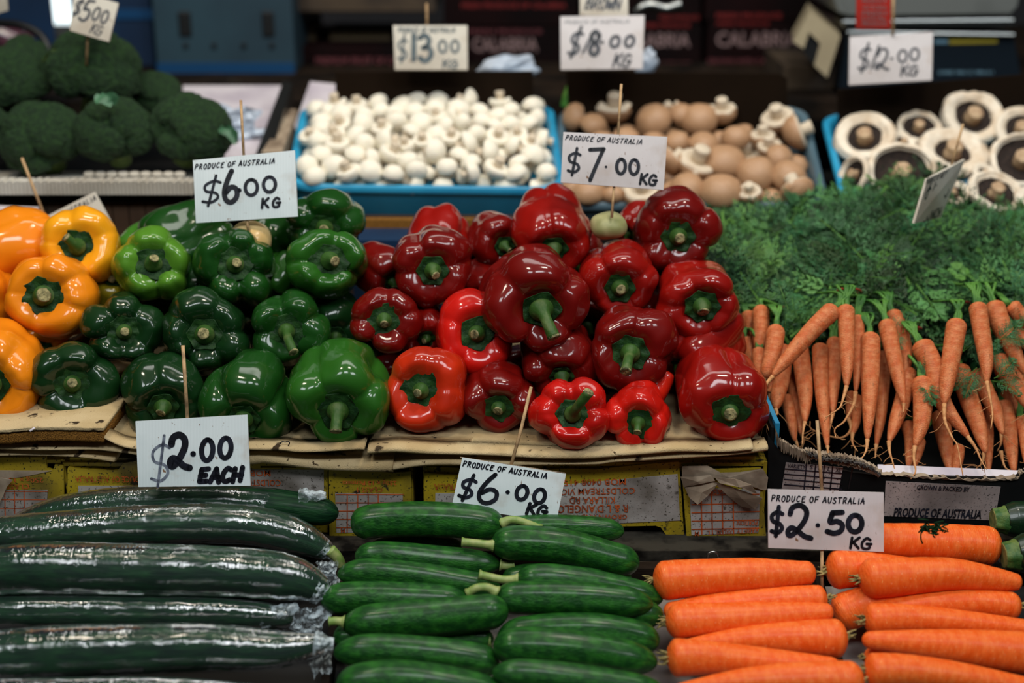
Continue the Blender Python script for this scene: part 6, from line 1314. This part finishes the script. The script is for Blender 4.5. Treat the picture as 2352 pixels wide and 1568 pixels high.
# clear bag / liner box between broccoli and the cyan tray
mb = MB(); V = [PY(420, 196, 2.3), PY(648, 196, 2.3), PY(572, 400, 1.95), PY(430, 400, 1.95)]; mb.prism([V[3], V[2], V[1], V[0]], Vector((0, 0, -.03))); o = link('paper_liner', mb.mesh('paper_liner'), 'paper', None, V[3], smooth=False); tagit(o, 'pinkish white paper sheet lying between the broccoli and cyan tray', 'paper')
crumple('milky plastic bag bunched on the paper beside the broccoli', 560, 262, 150, 90, 0, 11, 'baggy'); o = bpy.data.objects['film_scrap.003']; o.name = 'plastic_bag'; o['category'] = 'plastic bag'; o['group'] = 'pale plastic bags behind the trays'; o.location = PY(540, 280, 2.08)
mb = MB(); P = [PY(650, 186, 2.2), PY(672, 190, 2.2), PY(610, 395, 1.93), PY(572, 395, 1.93)]; mb.prism([P[3], P[2], P[1], P[0]], Vector((0, .003, -.05))); o = link('clear_divider', mb.mesh('clear_divider'), 'steel', None, P[3], smooth=False); tagit(o, 'shiny grey rail slanting beside the paper sheet', 'rail')
mb = MB(); P = [PY(668, 250, 2.15), PY(684, 252, 2.15), PY(648, 350, 1.97), PY(600, 350, 1.97)]; mb.prism([P[3], P[2], P[1], P[0]], Vector((0, .003, -.06))); o = link('wooden_batten', mb.mesh('wooden_batten'), 'cardraw', None, P[3], smooth=False); tagit(o, 'light brown wooden slat leaning left of the cyan tray', 'slat')
mb = MB(); P = [PY(712, 188, 2.2), PY(775, 194, 2.2), PY(768, 240, 2.14), PY(722, 246, 2.12), (PY(680, 300, 2.08)), PY(676, 288, 2.1)]; mb.prism(P[::-1], Vector((0, .004, 0))); o = link('printed_paper', mb.mesh('printed_paper'), 'paper', None, P[0], smooth=False); tagit(o, 'folded printed paper sheet sticking up behind the corner of the cyan tray', 'paper')

# ---------------------------------------------------------------- background
ZT = PY(500, 205, 2.45).z
tb = thing('back_table', 'dark table behind the stall carrying boxes and the scale', 'table', (0, 2.75, 0))
mb = MB(); mb.box(-1.4, 1.5, 2.34, 3.3, ZT - .03, ZT); link('table_top', mb.mesh('table_top'), 'wood', tb, smooth=False)
for x in (-1.3, 1.4):
    for y in (2.4, 3.2):
        mb = MB(); mb.box(x - .03, x + .03, y - .03, y + .03, 0, ZT - .03); link('leg', mb.mesh('leg'), 'wood', tb, smooth=False)
def pbox(name, label, cat, x0, x1, y0, y1, Y, dep, mat, group=None, ground=True):
    ym = (max(y0, 0) + y1) / 2; a = PY(x0, y1, Y); b = PY(x1, y0, Y); a.x = PY(x0, ym, Y).x; b.x = PY(x1, ym, Y).x; z0 = ZT if ground else a.z
    return box_obj(name, label, cat, a.x, b.x, Y, Y + dep, z0, b.z, mat, group, .003), a, b
o, a, b = pbox('blue_grey_bin', 'large blue-grey plastic bin with two dark handle slots behind the broccoli', 'bin', 356, 676, -60, 200, 2.62, .4, 'bluegrey')
def sub(parent, name, x0, x1, y0, y1, Y, mat, th=.003, rad=0):
    a = PY(x0, y1, Y); b = PY(x1, y0, Y); mb = MB(); mb.box(a.x, b.x, Y - th, Y + th, a.z, b.z); q = link(name, mb.mesh(name), mat, None, parent.location, smooth=False); q.parent = parent; q.location = (0, 0, 0)
    if rad: m = q.modifiers.new('b', 'BEVEL'); m.width = rad; m.segments = 3
    return q
sub(o, 'lower_band', 366, 676, 144, 204, 2.62, 'bluesky', .004)
for x in (425, 616): sub(o, 'handle_slot', x - 12, x + 12, 26, 84, 2.62, 'cable', .004, .003)
for x in (427, 492, 560, 625): sub(o, 'rivet_hole', x - 5, x + 5, 98, 110, 2.62, 'cable', .004, .002)
o, a, b = pbox('blue_box', 'deep blue box beside the bright window gap', 'box', 170, 352, -60, 200, 2.66, .3, 'bluedark'); sub(o, 'light_band', 175, 350, 20, 44, 2.66, 'bluesky', .003); sub(o, 'shadow_band', 262, 352, 150, 200, 2.66, 'black', .003)
o, a, b = pbox('blue_board', 'deep blue board in the top left corner behind the aubergines', 'board', -120, 126, -60, 200, 2.66, .012, 'bluedark')
GC = 'dark red printed cartons stacked behind'
def rc(label, x0, x1, y0, y1, Y, z0=None, texts=()):
    a = PY(x0, y1, Y); b = PY(x1, y0, Y); o = box_obj('fruit_carton', label, 'carton', a.x, b.x, Y, Y + .3, a.z if z0 is None else z0, b.z, 'cartonred', GC, .002)
    for (t, cx, cy, w_, h_, m) in texts:
        s = sc(cx, cy, Y); q = printed('carton_print', t, None, m, PY(cx, cy, Y) + Vector((0, -.001, 0)), (1, 0, 0), (0, 0, 1), h_ * s, w_ * s, .02)
        me = q.data; me.transform(Matrix.Translation(-o.location)); q.parent = o; q.location = (0, 0, 0)
    return o
rc('dark carton low beside the blue-grey bin with a red printed line', 690, 1075, 106, 230, 2.72, ZT, [('PREMIUM FRUIT OF CALABRIA', 850, 139, 250, 16, 'pinkprint')])
rc('dark carton row in the middle with faint white lettering', 1078, 1330, 62, 232, 2.74, ZT, [('CALABRIA', 1160, 102, 150, 32, 'whiteprint'), ('FRESH PRODUCE', 1160, 72, 170, 9, 'pinkprint')])
rc('dark carton at the centre right with the letters CALABRIA', 1336, 1614, 56, 234, 2.74, ZT, [('CALABRIA', 1500, 92, 170, 32, 'whiteprint'), ('FRESH PRODUCE', 1530, 58, 110, 10, 'redprint'), ('GROWN WITH CARE', 1530, 146, 110, 10, 'pinkprint')])
rc('dark carton at the right beside the cream box with large pale letters', 1618, 1960, 50, 236, 2.72, ZT, [('CALABRIA', 1740, 90, 190, 34, 'whiteprint'), ('FRESH PRODUCE', 1706, 54, 120, 9, 'redprint'), ('GROWN WITH CARE', 1700, 140, 150, 12, 'pinkprint')])
rc('upper dark carton above the middle ones', 1020, 1330, -60, 60, 2.74, None, [('FRESH PRODUCE OF CALABRIA', 1180, 12, 240, 12, 'redprint')])
rc('upper dark carton above the centre right one', 1336, 1614, -60, 54, 2.74, None, [('FRESH PRODUCE', 1560, 40, 90, 10, 'redprint')])
rc('upper dark carton above the right one', 1618, 1960, -60, 48, 2.72, None, [('FRESH PRODUCE', 1720, 36, 150, 12, 'redprint')])
o, a, b = pbox('wooden_shelf', 'brown wooden shelf edge at the top behind the $13.00 sign', 'shelf', 684, 1000, -70, 28, 2.70, .3, 'shelfwood', ground=False)
o, a, b = pbox('beige_block', 'beige block in the dark shelf opening, wider one', 'block', 756, 898, 68, 100, 2.80, .1, 'beige', ground=False); o['group'] = 'beige blocks in the shelf'
o, a, b = pbox('beige_block', 'beige block in the dark shelf opening, small one near the bin', 'block', 686, 724, 56, 96, 2.80, .1, 'beige', ground=False); o['group'] = 'beige blocks in the shelf'
# plastic bags, leek, handle
def bag(label, cx, cy, w_, h_, Y, seed):
    c = PY(cx, cy, Y); s = sc(cx, cy, Y); V = []
    for i in range(24):
        for j in range(30):
            a = math.pi * i / 23; b = 2 * math.pi * j / 30; p = Vector((math.sin(a) * math.cos(b), math.sin(a) * math.sin(b) * .5, math.cos(a))); k = 1 + noise.noise(p * 2.2 + Vector((seed, 0, 0))) * .35
            V.append(c + Vector((p.x * w_ * s / 2, p.y * w_ * s / 2, (p.z + p.x * .35) * h_ * s / 2)) * k)
    o = link('plastic_bag', mesh('plastic_bag', V, grid_faces(24, 30, flip=True)), 'baggy', None, c); tagit(o, label, 'plastic bag', 'pale plastic bags behind the trays')
bag('pale plastic bag bulging up behind the board right of the $13.00 sign', 1160, 166, 150, 70, 2.16, 2); bag('pale plastic bag corner sticking out beside the $18.00 sign', 1484, 150, 50, 70, 2.16, 5)
mb = MB(); mb.tube(catmull([PY(1455, 30, 2.3), PY(1490, 12, 2.3), PY(1530, 20, 2.3), PY(1566, 10, 2.3)], 20), [.006, .007, .008, .009] + [.009] * 12 + [.010] * 4, 10); o = link('spoon_handle', mb.mesh('spoon_handle'), 'steel', None, PY(1500, 20, 2.3)); tagit(o, 'curved grey metal handle sticking up beside the BROWN card', 'handle')
mb = MB(); mb.tube(catmull([PY(1302, 245, 2.11), PY(1306, 210, 2.11), PY(1322, 170, 2.12)], 12), [.010, .010, .009, .008, .008, .007, .006, .006, .005, .005, .004, .003], 8); o = link('green_leaf', mb.mesh('green_leaf'), 'greenbit', None, PY(1310, 220, 2.11)); tagit(o, 'green leek leaf standing up between the cyan and grey trays', 'leaf')
# aubergines and cable at upper left
for lab, pts, r_ in (('dark aubergine at the far left above the broccoli', [(-30, 70), (20, 90), (60, 110)], 34), ('purplish aubergine end near the black cable', [(20, 112), (50, 96), (78, 84)], 20)):
    P = [PY(x, y, 2.3) for x, y in pts]; V, Fc, uv = body(P, r_ * sc(20, 80, 2.3), .3, .3, None, 30, 20); o = link('aubergine', mesh('aubergine', V, Fc), 'aubergine', None, P[1]); tagit(o, lab, 'aubergine', 'aubergines at the top left')
mb = MB(); mb.tube(catmull([PY(-30, 52, 2.22), PY(40, 56, 2.2), (PY(84, 74, 2.19)), PY(108, 104, 2.18), PY(112, 150, 2.17)], 30), .006, 10); o = link('black_cable', mb.mesh('black_cable'), 'cable', None, PY(50, 60, 2.2)); tagit(o, 'thick black cable arching over the broccoli at the left', 'cable')
mb = MB(); mb.box(PY(-60, 0, 2.3).x, PY(118, 0, 2.3).x, 2.24, 2.36, PY(0, 134, 2.3).z - .03, PY(0, 134, 2.3).z); o = link('aubergine_crate', mb.mesh('aubergine_crate'), 'black', None, PY(20, 134, 2.3), smooth=False); tagit(o, 'low dark crate holding the aubergines behind the broccoli', 'crate')
mb = MB(); P = [PY(-30, -20, 2.1), PY(14, -20, 2.1), PY(18, 24, 2.1), PY(-30, 38, 2.1)]; mb.prism(P[::-1], Vector((0, .003, 0))); o = link('price_card', mb.mesh('price_card'), 'signcream', None, P[0], smooth=False); tagit(o, 'corner of a cream card in the top left photo corner', 'card')
# scale
sc_ = thing('weighing_scale', 'dark navy shop weighing scale with steel rail and grey pan behind the portobellos', 'scale', (PY(2150, 150, 2.40).x, 2.45, ZT))
YS = 2.40
def spart(name, pts, Y, dep, mat):
    P = [PY(x, y, Y) for x, y in pts]; a = sum((P[i].x * P[(i + 1) % len(P)].z - P[(i + 1) % len(P)].x * P[i].z) for i in range(len(P)))
    if a < 0: P = P[::-1]
    mb = MB(); mb.prism(P, Vector((0, dep, 0))); o = link(name, mb.mesh(name), mat, sc_, smooth=False); m = o.modifiers.new('b', 'BEVEL'); m.width = .003; m.segments = 2; return o
spart('scale_body', [(1944, 82), (2330, 82), (2352, 206), (1924, 206)], YS, .22, 'scalebody')
spart('steel_rail', [(1932, 46), (2332, 42), (2334, 62), (1936, 66)], YS - .02, .20, 'steel')
spart('lower_rail', [(1944, 70), (2334, 76), (2334, 86), (1946, 84)], YS - .012, .20, 'steel')
spart('grey_pan', [(1896, -60), (2352, -60), (2338, 16), (2322, 34), (1950, 38), (1920, 26)], YS - .03, .24, 'scalegrey')
spart('pan_edge', [(1890, -60), (1920, -60), (1950, 38), (1926, 30)], YS - .034, .02, 'scalegrey')
spart('blue_strip', [(2146, 90), (2178, 90), (2178, 101), (2146, 101)], YS - .002, .003, 'cyanprint')
spart('yellow_strip', [(2180, 90), (2292, 88), (2292, 100), (2180, 102)], YS - .002, .003, 'yellowprint')
s_ = sc(2200, 168, YS)
for t, x, w_ in (('0.005', 2172, 34), ('MAX 15', 2214, 38), ('MIN 0.1', 2260, 40)): printed('scale_print', t, sc_, 'cyanprint', PY(x, 166, YS) + Vector((0, -.001, 0)), (1, 0, 0), (0, 0, 1), 8 * s_, w_ * s_, .01)
for x in (1960, 2300):
    a = PY(x, 206, YS + .05); mb = MB(); mb.box(a.x - .012, a.x + .012, YS + .04, YS + .06, ZT, PY(x, 204, YS).z + .01); link('foot', mb.mesh('foot'), 'cable', sc_, smooth=False)
# cream box tilted, leaning on the scale
cb = thing('tilted_box', 'cream tilted box with a dark square window leaning beside the scale', 'box', PY(1880, 110, 2.36))
P = [PY(x, y, 2.34) for x, y in ((1860, 26), (1930, 84), (1900, 178), (1870, 150), (1884, 100), (1858, 74), (1846, 112), (1822, 96))]
mb = MB(); a = sum((P[i].x * P[(i + 1) % len(P)].z - P[(i + 1) % len(P)].x * P[i].z) for i in range(len(P))); P = P if a > 0 else P[::-1]; mb.prism(P, Vector((.02, .12, 0))); link('cream_frame', mb.mesh('cream_frame'), 'cream', cb, smooth=False)
P = [PY(x, y, 2.345) for x, y in ((1862, 70), (1886, 98), (1872, 152), (1844, 118))]; mb = MB(); a = sum((P[i].x * P[(i + 1) % 4].z - P[(i + 1) % 4].x * P[i].z) for i in range(4)); P = P if a > 0 else P[::-1]; mb.prism(P, Vector((.02, .10, 0))); link('dark_window', mb.mesh('dark_window'), 'cable', cb, smooth=False)
o, a, b = pbox('wooden_tray', 'low brown wooden tray on the table beneath the cream box', 'tray', 1800, 1920, 150, 206, 2.44, .2, 'shelfwood')
# red card with pale print
rcd = thing('red_card', 'red printed card with pale lines above the $12.00 sign', 'card', PY(2008, 30, 2.05))
P = [PY(x, y, 2.05) for x, y in ((1968, -40), (2046, -40), (2046, 66), (1966, 66))]; mb = MB(); mb.prism(P[::-1], Vector((0, .002, 0))); link('card_face', mb.mesh('card_face'), 'redcard', rcd, smooth=False)
s_ = sc(2008, 20, 2.05)
for t, y in (('PRODUCT', 2), ('VICTORIA', 17), ('FRESH', 30), ('LOCAL', 42), ('PRODUCE', 54)): printed('card_print', t, rcd, 'whiteprint', PY(2008, y, 2.05) + Vector((0, -.001, 0)), (1, 0, 0), (0, 0, 1), 9 * s_, 56 * s_, .01)
mb = MB(); mb.tube([PY(2052, -40, 2.05), PY(2051, 80, 2.05)], .0022, 8); link('stick', mb.mesh('stick'), 'skewer', rcd)
